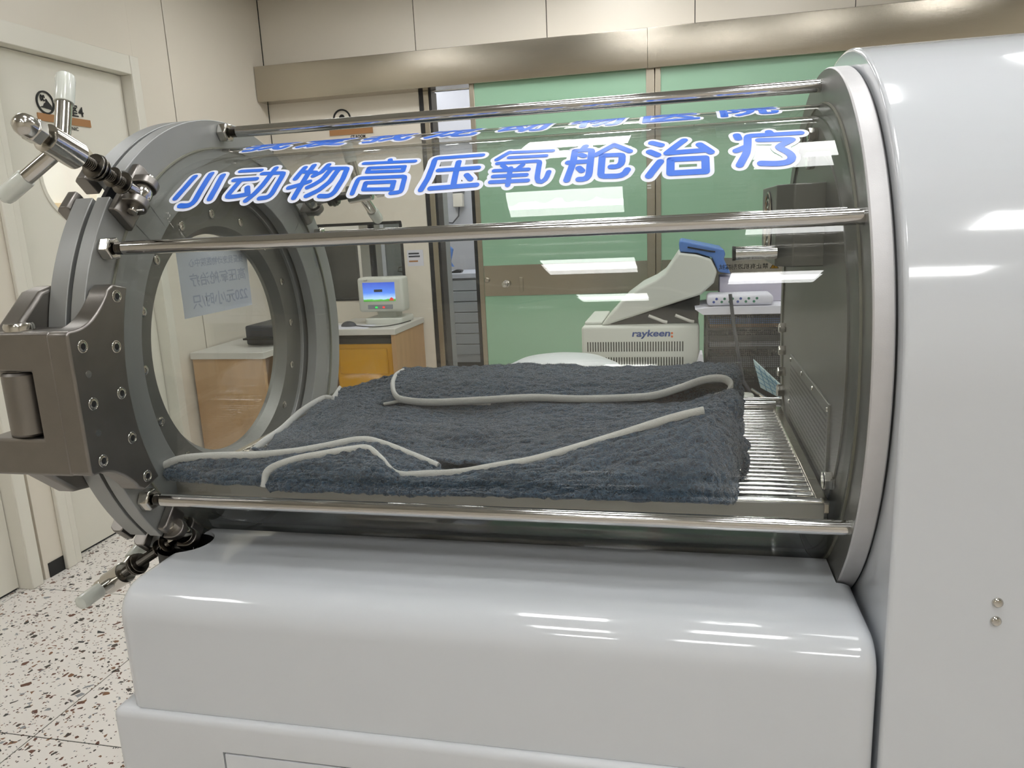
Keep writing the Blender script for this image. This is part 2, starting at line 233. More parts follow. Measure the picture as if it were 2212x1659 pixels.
# ================================================================ THE ROOM
XL, YB, XR, YF = -1.83, 3.45, 3.2, -3.7
def terrazzo():
    m = bpy.data.materials.new('terrazzo'); m.use_nodes = True; nt = m.node_tree; b = nt.nodes['Principled BSDF']; L = nt.links.new
    geo = nd(nt, 'ShaderNodeNewGeometry')
    def chips(scale, prob, thr, off, rough_edge=.004):
        mp = nd(nt, 'ShaderNodeMapping'); mp.inputs['Scale'].default_value = (1, 1.0, .0); mp.inputs['Location'].default_value = (off, off*2.3, 0); mp.inputs['Rotation'].default_value = (0, 0, off); L(geo.outputs['Position'], mp.inputs[0])
        wn = nd(nt, 'ShaderNodeTexNoise'); wn.inputs['Scale'].default_value = scale*1.3; wn.inputs['Detail'].default_value = 1; L(mp.outputs[0], wn.inputs[0])
        ad = nd(nt, 'ShaderNodeVectorMath', operation='MULTIPLY_ADD'); ad.inputs[1].default_value = (.25/scale,)*3; L(wn.outputs['Color'], ad.inputs[0]); L(mp.outputs[0], ad.inputs[2])
        v1 = nd(nt, 'ShaderNodeTexVoronoi', feature='F1', voronoi_dimensions='2D'); v1.inputs['Scale'].default_value = scale; L(ad.outputs[0], v1.inputs[0])
        v2 = nd(nt, 'ShaderNodeTexVoronoi', feature='DISTANCE_TO_EDGE', voronoi_dimensions='2D'); v2.inputs['Scale'].default_value = scale; L(ad.outputs[0], v2.inputs[0])
        sp = nd(nt, 'ShaderNodeSeparateColor'); L(v1.outputs['Color'], sp.inputs[0])
        pick = nd(nt, 'ShaderNodeMath', operation='LESS_THAN'); pick.inputs[1].default_value = prob; L(sp.outputs[0], pick.inputs[0])
        th = nd(nt, 'ShaderNodeMath', operation='MULTIPLY_ADD'); th.inputs[1].default_value = thr; th.inputs[2].default_value = thr*.35; L(sp.outputs[1], th.inputs[0])
        inside = nd(nt, 'ShaderNodeMath', operation='GREATER_THAN'); L(v2.outputs['Distance'], inside.inputs[0]); L(th.outputs[0], inside.inputs[1])
        mk = nd(nt, 'ShaderNodeMath', operation='MULTIPLY'); L(pick.outputs[0], mk.inputs[0]); L(inside.outputs[0], mk.inputs[1])
        cr = nd(nt, 'ShaderNodeValToRGB'); cr.color_ramp.interpolation = 'CONSTANT'; e = cr.color_ramp.elements; e[0].position = 0; e[0].color = rgb(96, 58, 44); e[1].position = .3; e[1].color = rgb(58, 52, 48)
        for p, c in ((.55, rgb(122, 84, 56)), (.72, rgb(38, 40, 40)), (.86, rgb(140, 142, 146))): k = e.new(p); k.color = c
        L(sp.outputs[2], cr.inputs[0]); return mk, cr
    base = nd(nt, 'ShaderNodeTexNoise'); base.inputs['Scale'].default_value = 5; L(geo.outputs['Position'], base.inputs[0])
    r0 = nd(nt, 'ShaderNodeValToRGB'); r0.color_ramp.elements[0].color = rgb(226, 221, 216); r0.color_ramp.elements[1].color = rgb(234, 230, 225); L(base.outputs[0], r0.inputs[0])
    cur = r0.outputs[0]
    for sc, pb, th, off in ((46, .14, .27, .3), (75, .10, .24, 1.7), (150, .12, .20, 3.1)):
        mk, cr = chips(sc, pb, th, off); x = nd(nt, 'ShaderNodeMix', data_type='RGBA'); L(mk.outputs[0], x.inputs[0]); L(cur, x.inputs[6]); L(cr.outputs[0], x.inputs[7]); cur = x.outputs[2]
    L(cur, b.inputs['Base Color']); b.inputs['Roughness'].default_value = .33; return m
M['terrazzo'] = terrazzo()
floor = struct(box('floor', (-3.3, YF-.1, -.06), (XR+.1, 6.0, -.0016), 'gap'), 'pale terrazzo floor with brown and black chips')
tile_me = None
Y_T, X_T, TS = .378, -1.056, .786
for i in range(-3, 6):
    for j in range(-6, 8):
        x0 = X_T+i*TS; y0 = Y_T+j*TS
        lo = (max(x0+.0019, -3.2), max(y0+.0019, YF)); hi = (min(x0+TS-.0019, XR), min(y0+TS-.0019, 5.9))
        if hi[0]-lo[0] < .02 or hi[1]-lo[1] < .02: continue
        box('floor_tile', (lo[0], lo[1], -.0016), (hi[0], hi[1], 0), 'terrazzo', floor)
struct(box('ceiling', (-3.3, YF-.1, CEIL), (XR+.1, 6.0, CEIL+.05), 'ceil'))
struct(box('wall_right', (XR, YF, 0), (XR+.1, YB, CEIL), 'wall')); struct(box('wall_front', (XL-.1, YF-.1, 0), (XR+.1, YF, CEIL), 'wall'))
# left wall: panels, joints recessed
wl = struct(box('wall_left', (XL-.17, YF, 0), (XL-.16, .3, CEIL), 'gap'), 'cream panelled wall with two door frames')
for y0, y1, z0, z1 in ((2.2305, 2.5015, 0, CEIL), (2.5085, YB, 0, CEIL), (.3, 2.2305, 2.2, CEIL), (1.235, 1.355, 0, 2.2), (YF, -1.3, 0, CEIL), (-1.296, -.5, 0, CEIL), (-.496, .3, 0, CEIL)):
    box('wall_panel', (XL-.15, y0, z0), (XL, y1, z1), 'wall', wl, bevel=.0015)
box('joint_strip', (XL-.15, 2.5015, 0), (XL-.009, 2.5085, CEIL), 'gap', wl)
struct(box('baseboard_left', (XL-.03, 1.256, 0), (XL+.004, 1.334, .062), 'black'), 'black skirting between the two cream doors')
struct(box('trim_3', (XL, 2.23, .0), (XL+.012, YB, .07), 'doorpaint'))
# door frame and leaf with the round window
def doorset(n, y0, y1, window, lab):
    d = struct(empty('door_%d' % n, (XL, (y0+y1)/2, 0)), lab)
    for a, b in ((y0-.065, y0), (y1, y1+.045)):
        box('door_jamb', (XL-.13, a, 0), (XL+.014, b, 2.115), 'doorpaint', d, bevel=.003)
        aa, bb = (a-.02, a+.03) if a < y0 else (a+.001, b+.012)
        box('door_architrave', (XL+.0005, aa, 0), (XL+.02, bb, 2.2), 'doorpaint', d, bevel=.004)
    box('door_head', (XL-.13, y0-.065, 2.115), (XL+.014, y1+.045, 2.2), 'doorpaint', d, bevel=.003)
    x0, x1 = XL-.082, XL-.045; mb = MB()
    if window:
        cy, cz, r = 1.790, 1.626, .178; A = [2*math.pi*i/48 for i in range(48)]; lo = (y0+.003, .01); hi = (y1-.003, 2.112)
        def edge(a):
            c, s = math.cos(a), math.sin(a); t = min([(hi[0]-cy)/c if c > 1e-9 else (lo[0]-cy)/c if c < -1e-9 else 9e9, (hi[1]-cz)/s if s > 1e-9 else (lo[1]-cz)/s if s < -1e-9 else 9e9]); return cy+t*c, cz+t*s
        A = sorted(A + [math.atan2(z-cz, y-cy) % (2*math.pi) for y in (lo[0], hi[0]) for z in (lo[1], hi[1])])
        n_ = len(A); O = [edge(a) for a in A]; I = [(cy+r*math.cos(a), cz+r*math.sin(a)) for a in A]
        vs = [(x, *q) for x in (x0, x1) for q in O] + [(x, *q) for x in (x0, x1) for q in I]; fs = []
        for i in range(n_):
            j = (i+1) % n_; fs += [(i, j, 2*n_+j, 2*n_+i), (n_+i, 3*n_+i, 3*n_+j, n_+j), (i, n_+i, n_+j, j), (2*n_+i, 2*n_+j, 3*n_+j, 3*n_+i)]
        leaf = mb.add(vs, fs).build('door_leaf', 'doorpaint', d)
        MB().lathe([(r+.012, x1), (r+.012, x1+.005), (r-.004, x1+.005), (r-.004, x1-.004)], (0, cy, cz), (1, 0, 0), 48, cap=False).build('window_ring', 'doorpaint', d)
        MB().lathe([(r-.001, x0+.01), (r-.001, x0+.016)], (0, cy, cz), (1, 0, 0), 48).build('round_pane', 'pane', d)
    else:
        leaf = mb.box((x0, y0+.003, .01), (x1, y1-.003, 2.112)).build('door_leaf', 'doorpaint', d)
    box('leaf_sweep', (x0+.002, y0+.01, .002), (x1-.004, y1-.01, .02), 'black', leaf)
    return d
doorset(1, .38, 1.15, False, 'cream door at the left edge, mostly out of view')
doorset(2, 1.42, 2.185, True, 'cream clinic door with round window')
# clinic room behind the round window
struct(box('wall_clinic', (-3.3, 1.0, 0), (-3.2, 3.45, CEIL), mat('clinic_white', rgb(240, 240, 240), .5)))
struct(box('trim_4', (-3.2, 1.0, .06), (-3.17, 3.4, 1.60), mat('clinic_beige', rgb(224, 204, 172), .5)), 'beige lower wall of the clinic room')
struct(box('wall_clinic_side', (-3.2, 1.0, 0), (XL-.16, 1.05, CEIL), 'wall')); struct(box('wall_clinic_end', (-3.2, 3.40, 0), (XL-.16, 3.45, CEIL), 'wall'))
# back wall ------------------------------------------------------------
wb = struct(box('wall_back', (XL, YB+.10, 2.15), (XR, YB+.12, CEIL), 'gap'), 'cream panelled back wall')
G = .0024
for x0, x1, z0, z1 in ((XL, -.826, 2.15, CEIL), (-.826, -.033, 2.15, CEIL), (-.033, .79, 2.15, CEIL), (.79, 1.61, 2.15, CEIL), (1.61, 2.42, 2.15, CEIL), (2.42, XR, 2.15, CEIL),
                       (XL, -.826, 1.385, 2.15), (XL, -.826, 0, .90), (XL, -1.62, .90, 1.385), (-1.0, -.826, .90, 1.385), (-.28, .79, 0, 2.15), (.79, 1.61, 0, 2.15), (1.61, 2.42, 0, 2.15), (2.42, XR, 0, 2.15)):
    box('wall_panel', (x0+G, YB, z0), (x1-G, YB+.1, z1), 'wall', wb)
for x in (-.826, -.033, .79, 1.61, 2.42): box('joint_strip', (x-G, YB+.006, 2.15 if x < .7 and x > -.5 else 0.0), (x+G, YB+.1, CEIL), 'gap', wb)
box('joint_strip', (XL-.001, YB-.004, 0), (XL+.004, YB+.01, CEIL), 'gap', wb)
# stainless track cover of the sliding doors
tr = struct(empty('trim_1', (0, YB, 2.15)), 'brushed stainless track cover above the sliding doors')
prof = [(YB, 2.345), (3.322, 2.345), (3.322, 2.176), (3.328, 2.140), (YB, 2.140)]
for a, b in ((XL+.003, .538), (.5385, 2.9)): MB().prism(prof, lambda y, z, a=a: (a, y, z), (b-a, 0, 0)).build('track_cover', 'steel', tr, bevel=.002)
# doorway frame
fr = struct(empty('trim_2', (-.65, YB, 0)), 'steel and black jamb of the open doorway')
box('rubber_seal', (-.824, YB-.006, .01), (-.797, YB+.1, 2.14), 'black', fr); box('steel_jamb', (-.796, YB-.014, 0), (-.762, YB+.1, 2.14), 'steelv', fr, bevel=.002); box('rubber_seal', (-.7615, YB-.004, .01), (-.748, YB+.1, 2.14), 'black', fr)
# sliding green doors
def sliding(n, x0, x1, lab, hw):
    d = struct(empty('door_%d' % n, ((x0+x1)/2, 3.38, 0)), lab)
    box('door_leaf', (x0+.03, 3.362, .012), (x1-.047, 3.398, 2.15), 'green', d)
    box('edge_profile', (x0, 3.356, .01), (x0+.03, 3.402, 2.152), 'steelv', d, bevel=.002); box('edge_profile', (x1-.047, 3.356, .01), (x1, 3.402, 2.152), 'steelv', d, bevel=.003)
    pl = box('push_plate', (x0+.032, 3.3595, .912), (x1-.047, 3.3625, 1.096), 'steel', d)
    box('kick_plate', (x0+.032, 3.3595, .02), (x1-.047, 3.3625, .25), 'steel', d)
    if hw:
        MB().lathe([(.022, 0), (.022, .006), (.015, .01), (.013, .03), (.020, .036), (.018, .05), (.006, .054)], (-.318, 3.3595, .985), (0, -1, 0), 24).build('lock_knob', 'bolt', pl)
        box('slot_handle', (-.236, 3.352, .935), (-.214, 3.3595, 1.022), 'steelv', pl, bevel=.004)
        MB().lathe([(.016, 0), (.016, .01), (.012, .016)], (-.437, 3.3595, 1.01), (0, -1, 0), 20).build('lock_cylinder', 'bolt', pl)
        for dz in (1.515, 1.50): box('seal_clip', (x1-.044, 3.350, dz), (x1-.022, 3.357, dz+.008), 'deskwhite', d)
sliding(3, -.487, .574, 'green sliding door leaf with push plate, beside the doorway', True); sliding(4, .577, 1.66, 'green sliding door leaf behind the white housing', False)
box('door_seal', (-.520, 3.402, .35), (-.490, 3.44, 1.62), 'black', fr)
# window to the control room
wn = struct(empty('window_1', (-1.3, YB, .9)), 'black framed window behind the small monitor')
for lo, hi in (((-1.625, YB-.004, 1.372), (-1.0, YB+.1, 1.39)), ((-1.014, YB-.004, .895), (-.996, YB+.1, 1.372)), ((-1.625, YB-.004, .895), (-1.0, YB+.1, .907)), ((-1.625, YB-.004, .907), (-1.612, YB+.1, 1.372)), ((-1.232, YB+.01, .907), (-1.222, YB+.09, 1.372))): box('window_frame', lo, hi, 'black', wn)
box('pane', (-1.614, YB+.04, .905), (-1.012, YB+.046, 1.374), 'pane', wn)
# rooms behind the back wall
struct(box('wall_corridor', (-2.2, 5.7, 0), (.2, 5.8, CEIL), mat('corridor_grey', rgb(172, 176, 186), .6))); struct(box('wall_corridor_side', (-.27, YB+.12, 0), (-.2, 5.7, CEIL), 'wall')); struct(box('wall_corridor_end', (-2.3, YB+.1, 0), (-2.2, 5.7, CEIL), 'wall'))
# ceiling panels ---------------------------------------------------------
LPOS = [(.385, y) for y in (-2.95, -1.71, -.42, .80, 2.15)] + [(1.09, y) for y in (-2.23, -.92, .2)] + [(1.80, y) for y in (-2.74, -1.56, .73)] + [(-1.45, -1.2), (-1.45, .7), (2.5, 1.4), (-.32, 2.55), (-.95, 2.45), (.385, 2.9), (1.2, 2.6)]  # last list: unseen panels added to fill the left side and back wall
def lamp(x, y, lab, grp='ceiling light panels'):
    t = thing('ceiling_light', lab, 'light', (x, y, CEIL), grp)
    mb = MB(); a, b = .185, .16
    for lo, hi in (((x-a, y-b, CEIL-.012), (x+a, y-b+.012, CEIL)), ((x-a, y+b-.012, CEIL-.012), (x+a, y+b, CEIL)), ((x-a, y-b+.012, CEIL-.012), (x-a+.012, y+b-.012, CEIL)), ((x+a-.012, y-b+.012, CEIL-.012), (x+a, y+b-.012, CEIL))): mb.box(lo, hi)
    mb.build('frame', 'whitem', t); box('diffuser', (x-a+.012, y-b+.012, CEIL-.009), (x+a-.012, y+b-.012, CEIL-.002), 'lamp', t)
for x, y in LPOS: lamp(x, y, 'white square LED panel set in the main room ceiling')
for x in (-2.95, -2.4):
    for y in (1.45, 2.0, 2.6): lamp(x, y, 'LED panel in the clinic room behind the round window', 'clinic room lights')  # panels added out of view so the round window looks bright
for x in (-1.5, -.7):
    for y in (3.95, 4.6, 5.3): lamp(x, y, 'LED panel in the corridor behind the open doorway', 'corridor lights')  # panels added out of view to lighten what the doorway shows
# ================================================================ THE CHAMBER
ZA = 1.1772; LT = .9095; RO, RI, RF = .316, .302, .36
AX = lambda a, r, x: Vector((x, -r*math.cos(a), ZA + r*math.sin(a)))
D = math.radians
ch = thing('hyperbaric_chamber', 'large white hyperbaric oxygen chamber with clear acrylic tube and blue lettering', 'oxygen chamber', (.6, 0, 0))
# acrylic tube
MB().lathe([(RO, .0006), (RO, LT-.0006), (RI, LT-.0006), (RI, .0006), (RO, .0006)], (0, 0, ZA), (1, 0, 0), 160, cap=False).build('acrylic_tube', 'acrylic', ch, smooth=40)['label'] = 'clear acrylic tube'
def notched(step=3):
    o = []; half = .024
    for q in (45, 135, 225, 315):
        dr = math.degrees(math.asin(half/RF)); ds = math.degrees(math.asin(half/.322))
        a = q-45+dr
        for k in range(25):
            t = q-45+45*0 + 0
        o += [(D(x), RF) for x in np.linspace(q-45, q-dr, 22)]
        o += [(D(q-ds), .322), (D(q+ds), .322)]
        o += [(D(x), RF) for x in np.linspace(q+dr, q+45, 22)[:-1]]
    return o
NO = notched()
def flange(name, x0, x1, rin, m, lab): o = MB().ringx(NO, rin, x0, x1, ZA).build(name, m, ch, smooth=30, bevel=.0016); o['label'] = lab; return o
flange('tube_flange', -.020, 0, .256, 'alu', 'silver aluminium flange ring at the door end')
MB().ringx([(D(a), .350) for a in range(0, 360, 3)], .285, -.0262, -.020, ZA).build('door_gasket', 'black', ch)
door = MB().ringx(NO, .250, -.053, -.0265, ZA).build('chamber_door', 'alu', ch, smooth=30, bevel=.0022); door['label'] = 'round silver chamber door ring'
MB().lathe([(.252, -.0330), (.196, -.0330), (.184, -.0490), (.184, -.056), (.205, -.064), (.252, -.064), (.252, -.033)], (0, 0, ZA), (1, 0, 0), 120, cap=False).build('window_frame', 'dalu', door, smooth=30)
MB().lathe([(.1995, -.052), (.1995, -.060)], (0, 0, ZA), (1, 0, 0), 96).build('door_window', 'pane', door)
sm = None
for k in range(16):
    c = AX(D(22.5*k-1.3), .216, -.033)
    if sm is None:
        sm = MB().lathe([(.0072, 0), (.0072, .0012), (.0062, .0018), (.0034, .0018), (.0030, .0004)], (0, 0, 0), (1, 0, 0), 20, cap=False).add([(.0005, .0034*math.cos(i*math.pi/3), .0034*math.sin(i*math.pi/3)) for i in range(6)], [(0, 1, 2, 3, 4, 5)])
        o = sm.build('screw', 'bolt', door); sme = o.data; o.location = c
    else:
        o = bpy.data.objects.new('screw', sme); COL.objects.link(o); setp(o, door); o.location = c
# far end plate, rods with nuts
MB().lathe([(.001, LT), (RF-.0015, LT), (RF, LT+.0015), (RF, .9290), (RF-.0015, .9305), (.001, .9305)], (0, 0, ZA), (1, 0, 0), 180, cap=False).build('end_flange', 'aluwhite', ch, smooth=30)['label'] = 'pale grey end flange against the white housing'
MB().lathe([(.3585, LT-.0006), (.3585, LT-.0001)], (0, 0, ZA), (1, 0, 0), 120).build('flange_face', 'dalu', ch, smooth=30)  # darker disc paints the shade on the side turned from the lamps
MB().lathe([(.255, LT-.003), (.255, LT-.0007)], (0, 0, ZA), (1, 0, 0), 120).build('end_plate', 'dalu', ch, smooth=30)['label'] = 'dull steel inner end plate'
for s in (0, 1):   # rubber tube seats at both flanges
    x = .0002 if s == 0 else LT-.0002; d = 1 if s == 0 else -1
    MB().lathe([(.3185, x), (.3185, x+d*.003), (.3163, x+d*.003), (.3163, x)], (0, 0, ZA), (1, 0, 0), 120, cap=False).build('tube_seal', mat('seal_rubber', rgb(128, 128, 116), .6), ch)
for k, a in enumerate((90, 30, -30, 150, 210, 270)):
    c = AX(D(a), .3416, 0)
    rod = MB().cyl(c + Vector((.030, 0, 0)), c + Vector((LT, 0, 0)), .0087, 28).build('tie_rod', 'chrome', ch); rod['label'] = 'polished steel tie rod'
    pr = [(.0068, .018)]
    for i in range(7): pr += [(.0082, .0195+i*.0018), (.0068, .0204+i*.0018)]
    MB().lathe(pr, c, (1, 0, 0), 20).build('rod_thread', 'thread', rod)
    MB().lathe([(.0135, 0), (.0155, .0015), (.0155, .0145), (.0135, .016)], c, (1, 0, 0), 6, a0=.3).build('hex_nut', 'bolt', rod, smooth=20, bevel=.0008)
# white housing: arch profile
HX0, HX1, HR = .9330, 1.75, .38
hp_ = [(-HR, .035)] + [(-HR*math.cos(t), ZA + HR*math.sin(t)) for t in np.linspace(0, math.pi, 64)] + [(HR, .035)]
hs = MB().prism(hp_, lambda y, z: (HX0, y, z), (HX1-HX0, 0, 0)).build('housing', 'white', ch, smooth=25, bevel=.004, seg=3); hs['label'] = 'glossy white rounded machine housing'
MB().lathe([(.3565, .9300), (.3565, .9335)], (0, 0, ZA), (1, 0, 0), 96).build('shadow_gap', 'black', ch)
for z in (.969, .949):
    MB().lathe([(.0052, 0), (.0050, .0014), (.0036, .0030), (.001, .0034)], (1.032, -HR, z), (0, -1, 0), 20).build('screw', 'bolt', hs)
# cabinet under the tube ------------------------------------------------
CX0, CX1, CY, CZ0, CZ1 = .006, .9285, .388, .748, .918
def rbox(lo, hi, sel, off, seg):
    bm = bmesh.new(); bmesh.ops.create_cube(bm, size=1)
    for v in bm.verts: v.co = Vector([lo[i] + (v.co[i]+.5)*(hi[i]-lo[i]) for i in range(3)])
    for f_, o_, s_ in zip(sel, off, seg):
        bmesh.ops.bevel(bm, geom=[e for e in bm.edges if f_(e)], offset=o_, segments=s_, profile=.5, affect='EDGES', clamp_overlap=True)
    return bm
def cut(bm, cutters):
    me = bpy.data.meshes.new('tmp'); bm.to_mesh(me); bm.free(); o = bpy.data.objects.new('tmp', me); COL.objects.link(o); cs = []
    for c in cutters:
        q = c.build('cut', 'white', None); cs.append(q); md = o.modifiers.new('b', 'BOOLEAN'); md.object = q; md.operation = 'DIFFERENCE'; md.solver = 'EXACT'
    bpy.context.view_layer.update(); r = bpy.data.meshes.new_from_object(o.evaluated_get(bpy.context.evaluated_depsgraph_get()))
    for q in cs: bpy.data.objects.remove(q)
    bpy.data.objects.remove(o); return r
def vert(e): a, b = e.verts; return abs(a.co.x-b.co.x) < 1e-6 and abs(a.co.y-b.co.y) < 1e-6
def top(z): return lambda e: all(abs(v.co.z-z) < 1e-6 for v in e.verts) and len(e.link_faces) == 2 and any(abs(f.normal.z) < .5 for f in e.link_faces)
rr_ = .045; cp_ = [(-CY, CZ0)] + [(-CY+rr_-rr_*math.cos(t), CZ1-rr_+rr_*math.sin(t)) for t in np.linspace(0, math.pi/2, 10)] + [(CY-rr_+rr_*math.sin(t), CZ1-rr_+rr_*math.cos(t)) for t in np.linspace(0, math.pi/2, 10)] + [(CY, CZ0)]
tmp = MB().prism(cp_, lambda y, z: (CX0, y, z), (CX1-CX0, 0, 0)).build('tmp', 'white'); bm = bmesh.new(); bm.from_mesh(tmp.data); bpy.data.objects.remove(tmp)
bmesh.ops.bevel(bm, geom=[e for e in bm.edges if (all(abs(v.co.x-CX0) < 1e-6 for v in e.verts) or all(abs(v.co.x-CX1) < 1e-6 for v in e.verts)) and max(v.co.z for v in e.verts) > CZ0+1e-4], offset=.020, segments=6, profile=.5, affect='EDGES', clamp_overlap=True)
me = cut(bm, [MB().lathe([(.320, -.2), (.320, 1.2)], (0, 0, ZA), (1, 0, 0), 128), MB().lathe([(.3625, LT-.002), (.3625, 1.0)], (0, 0, ZA), (1, 0, 0), 128),
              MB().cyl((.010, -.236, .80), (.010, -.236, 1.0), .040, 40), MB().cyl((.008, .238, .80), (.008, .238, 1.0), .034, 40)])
for sy in (-1, 1): MB().lathe([(.0396, .912), (.0396, .8012), (.001, .8012)], (.010 if sy < 0 else .008, sy*(.236 if sy < 0 else .238), 0), (0, 0, 1), 40, cap=False).build('clamp_well', 'black', ch, smooth=40) if sy < 0 else None  # black lining stands in for the darkness inside the hollow cabinet
cab = link('cabinet', me, 'white', ch, 28); cab['label'] = 'glossy white rounded cabinet under the tube'
bm = rbox((-.016, -.398, .03), (.9295, .398, .7475), (vert, top(.7475)), (.012, .010), (4, 4))
me = cut(bm, [MB().box((.146, -.5, .10), (.80, -.392, .703))])
base = link('base_cabinet', me, 'whitem', ch, 28); base['label'] = 'satin white base cabinet'
rb = rbox((.1485, -.3985, .1025), (.7975, -.392, .7005), (lambda e: True,), (.0015,), (2,)); me = bpy.data.meshes.new('p'); rb.to_mesh(me); rb.free(); link('access_panel', me, 'whitem', base, 28)
for x in (.05, .85):
    for y in (-.33, .33): MB().cyl((x, y, 0), (x, y, .03), .03, 20).build('foot', 'black', base)
for x in (1.05, 1.65):
    for y in (-.33, .33): MB().cyl((x, y, 0), (x, y, .035), .03, 20).build('foot', 'black', hs)
# lettering -------------------------------------------------------------
CY_ = lambda x, s, r: (x, -r*math.cos(s/RO), ZA + r*math.sin(s/RO))
def strokes(mb, sts, w, r):
    for s in sts:
        P = []
        for (a, b), (c, d) in zip(s[:-1], s[1:]):
            n = max(1, int(math.hypot(c-a, d-b)/40)); P += [(a+(c-a)*i/n, b+(d-b)*i/n) for i in range(n)]
        P.append(s[-1]); P = [(a*1e-4, b*1e-4) for a, b in P]
        if len(s) > 3 and s[0] != s[-1]:
            for _ in range(1): P = [P[0]] + [((P[i-1][0]+2*P[i][0]+P[i+1][0])/4, (P[i-1][1]+2*P[i][1]+P[i+1][1])/4) for i in range(1, len(P)-1)] + [P[-1]]
        for i, (x, y) in enumerate(P):
            mb.add([CY_(x+w*math.cos(k*math.pi/8), y+w*math.sin(k*math.pi/8), r) for k in range(16)], [tuple(range(16))])
            if i:
                x0, y0 = P[i-1]; L = math.hypot(x-x0, y-y0) or 1; nx, ny = -(y-y0)/L*w, (x-x0)/L*w
                mb.add([CY_(x0+nx, y0+ny, r), CY_(x0, y0, r), CY_(x0-nx, y0-ny, r), CY_(x-nx, y-ny, r), CY_(x, y, r), CY_(x+nx, y+ny, r)], [(0, 1, 4, 5), (1, 2, 3, 4)])
    return mb
for r, sts in CHARS:
    w = strokes(MB(), sts, r+.0050, RO+.0005).build('letter_sticker', 'vinyl', ch, smooth=0, recalc=False)
    strokes(MB(), sts, r, RO+.0010).build('letter_face', 'blue', w, smooth=0, recalc=False)
for c, (x0, x1) in zip('我爱我宠动物医院', ((.0834, .1715), (.174, .262), (.272, .360), (.369, .457), (.4726, .556), (.573, .657), (.67, .754), (.7687, .8507))):
    f3 = lambda q: (lambda a, b: CY_(x0+.0075+a, .3895+b, RO+q))
    w = bold_text('letter_sticker', c, f3(.0005), 'vinyl', ch, x1-x0-.015, .078, .0066, 12); bold_text('letter_face', c, f3(.0010), 'blue', w, x1-x0-.015, .078, .0022, 8)
# small warning text on the far side of the tube, to be read from behind
wt = text_obj('warning_text', '禁止有机溶剂擦拭', .01, lambda a, b: CY_(.8790-a, .9157-b, RO+.0006), 'black', ch, off=.00012, maxedge=.004, width=.0865, height=.0102)
tri = [(.8815, .9162), (.8975, .9162), (.8895, .9035)]
MB().add([CY_(a, b, RO+.0006) for a, b in tri], [(0, 1, 2)]).build('warning_border', 'black', wt, smooth=0)
MB().add([CY_(.8895+(a-.8895)*.82, .9120+(b-.9120)*.82, RO+.0008) for a, b in tri] + [CY_(.8895+(a-.8895)*.82, .9120+(b-.9120)*.82, RO+.0003) for a, b in tri], [(0, 1, 2), (5, 4, 3)]).build('warning_triangle', 'yellow', wt, smooth=0)
for s0, s1 in ((.9065, .9122), (.9132, .9146)): MB().add([CY_(x, s, RO+r) for r in (.0002, .0011) for x, s in ((.8888, s0), (.8902, s0), (.8902, s1), (.8888, s1))], [(0, 1, 2, 3), (7, 6, 5, 4)]).build('warning_mark', 'black', wt, smooth=0)
# hinge -------------------------------------------------------------------
hin = empty('hinge', (0, -.40, ZA), ch)
yz = lambda a, r: (-r*math.cos(D(a)), ZA + r*math.sin(D(a)))
def arc(c, r, a0, a1, n): return [(c[0]+r*math.cos(D(a)), c[1]+r*math.sin(D(a))) for a in np.linspace(a0, a1, n)]
zc_ = ZA-.009
def bracket(x0, x1, name, m, yo=-.412):
    up = zc_+.089; dn = zc_-.089
    P = [yz(a-1.5, .3245) for a in np.linspace(-23.5, 23.5, 20)]
    tp = [yz(21.4, .350), yz(19.8, .3575)]
    cv = [(-.336-.066*t, up+.040*(1-t)**2.1) for t in np.linspace(.06, 1, 10)]
    P += tp + cv + [(yo+.004, up), (yo, up-.004), (yo, dn+.004), (yo+.004, dn)]
    P += [(y, 2*zc_-z) for y, z in reversed(cv)] + [(y, 2*zc_-z) for y, z in reversed(tp)]
    return MB().prism(P, lambda y, z: (x0, y, z), (x1-x0, 0, 0)).build(name, m, hin, smooth=30, bevel=.005, seg=3)
bracket(.0005, .030, 'hinge_plate', 'cast')['label'] = 'shaped satin steel hinge plate'
mb = MB(); ux, uz = (-.105, .0045), (zc_-.089, zc_+.089)
mb.prism([(.0045, uz[0]), (.0045, uz[1]), (-.115, uz[1]), (-.115, zc_+.041), (-.030, zc_+.041), (-.030, zc_-.042), (-.115, zc_-.042), (-.115, uz[0])], lambda x, z: (x, -.412, z), (0, .05, 0))
mb.build('hinge_arm', 'cast', hin, bevel=.004, seg=3)
MB().cyl((-.062, -.392, zc_-.040), (-.062, -.392, zc_+.039), .0235, 32, ch=.003).build('hinge_barrel', 'cast', hin)
MB().lathe([(.017, 0), (.017, .006), (.0155, .009), (.001, .0095)], (-.055, -.392, zc_+.089), (0, 0, 1), 28).build('hinge_pin', 'bolt', hin)
mb = MB(); P = [yz(a, .3600) for a in np.linspace(-22, 22, 20)] + [(-.408, zc_+.1), (-.408, zc_-.1)]
P = [yz(a-1.5, .318) for a in np.linspace(-23, 23, 16)] + [yz(21.5, .352), (-.352, zc_+.132), (-.405, zc_+.085), (-.405, zc_-.085), (-.352, zc_-.132), yz(-24.5, .352)]
mb.prism(P, lambda y, z: (-.0535, y, z), (-.032, 0, 0)).build('door_plate', 'cast', hin, smooth=30, bevel=.005, seg=3)
hsm = None
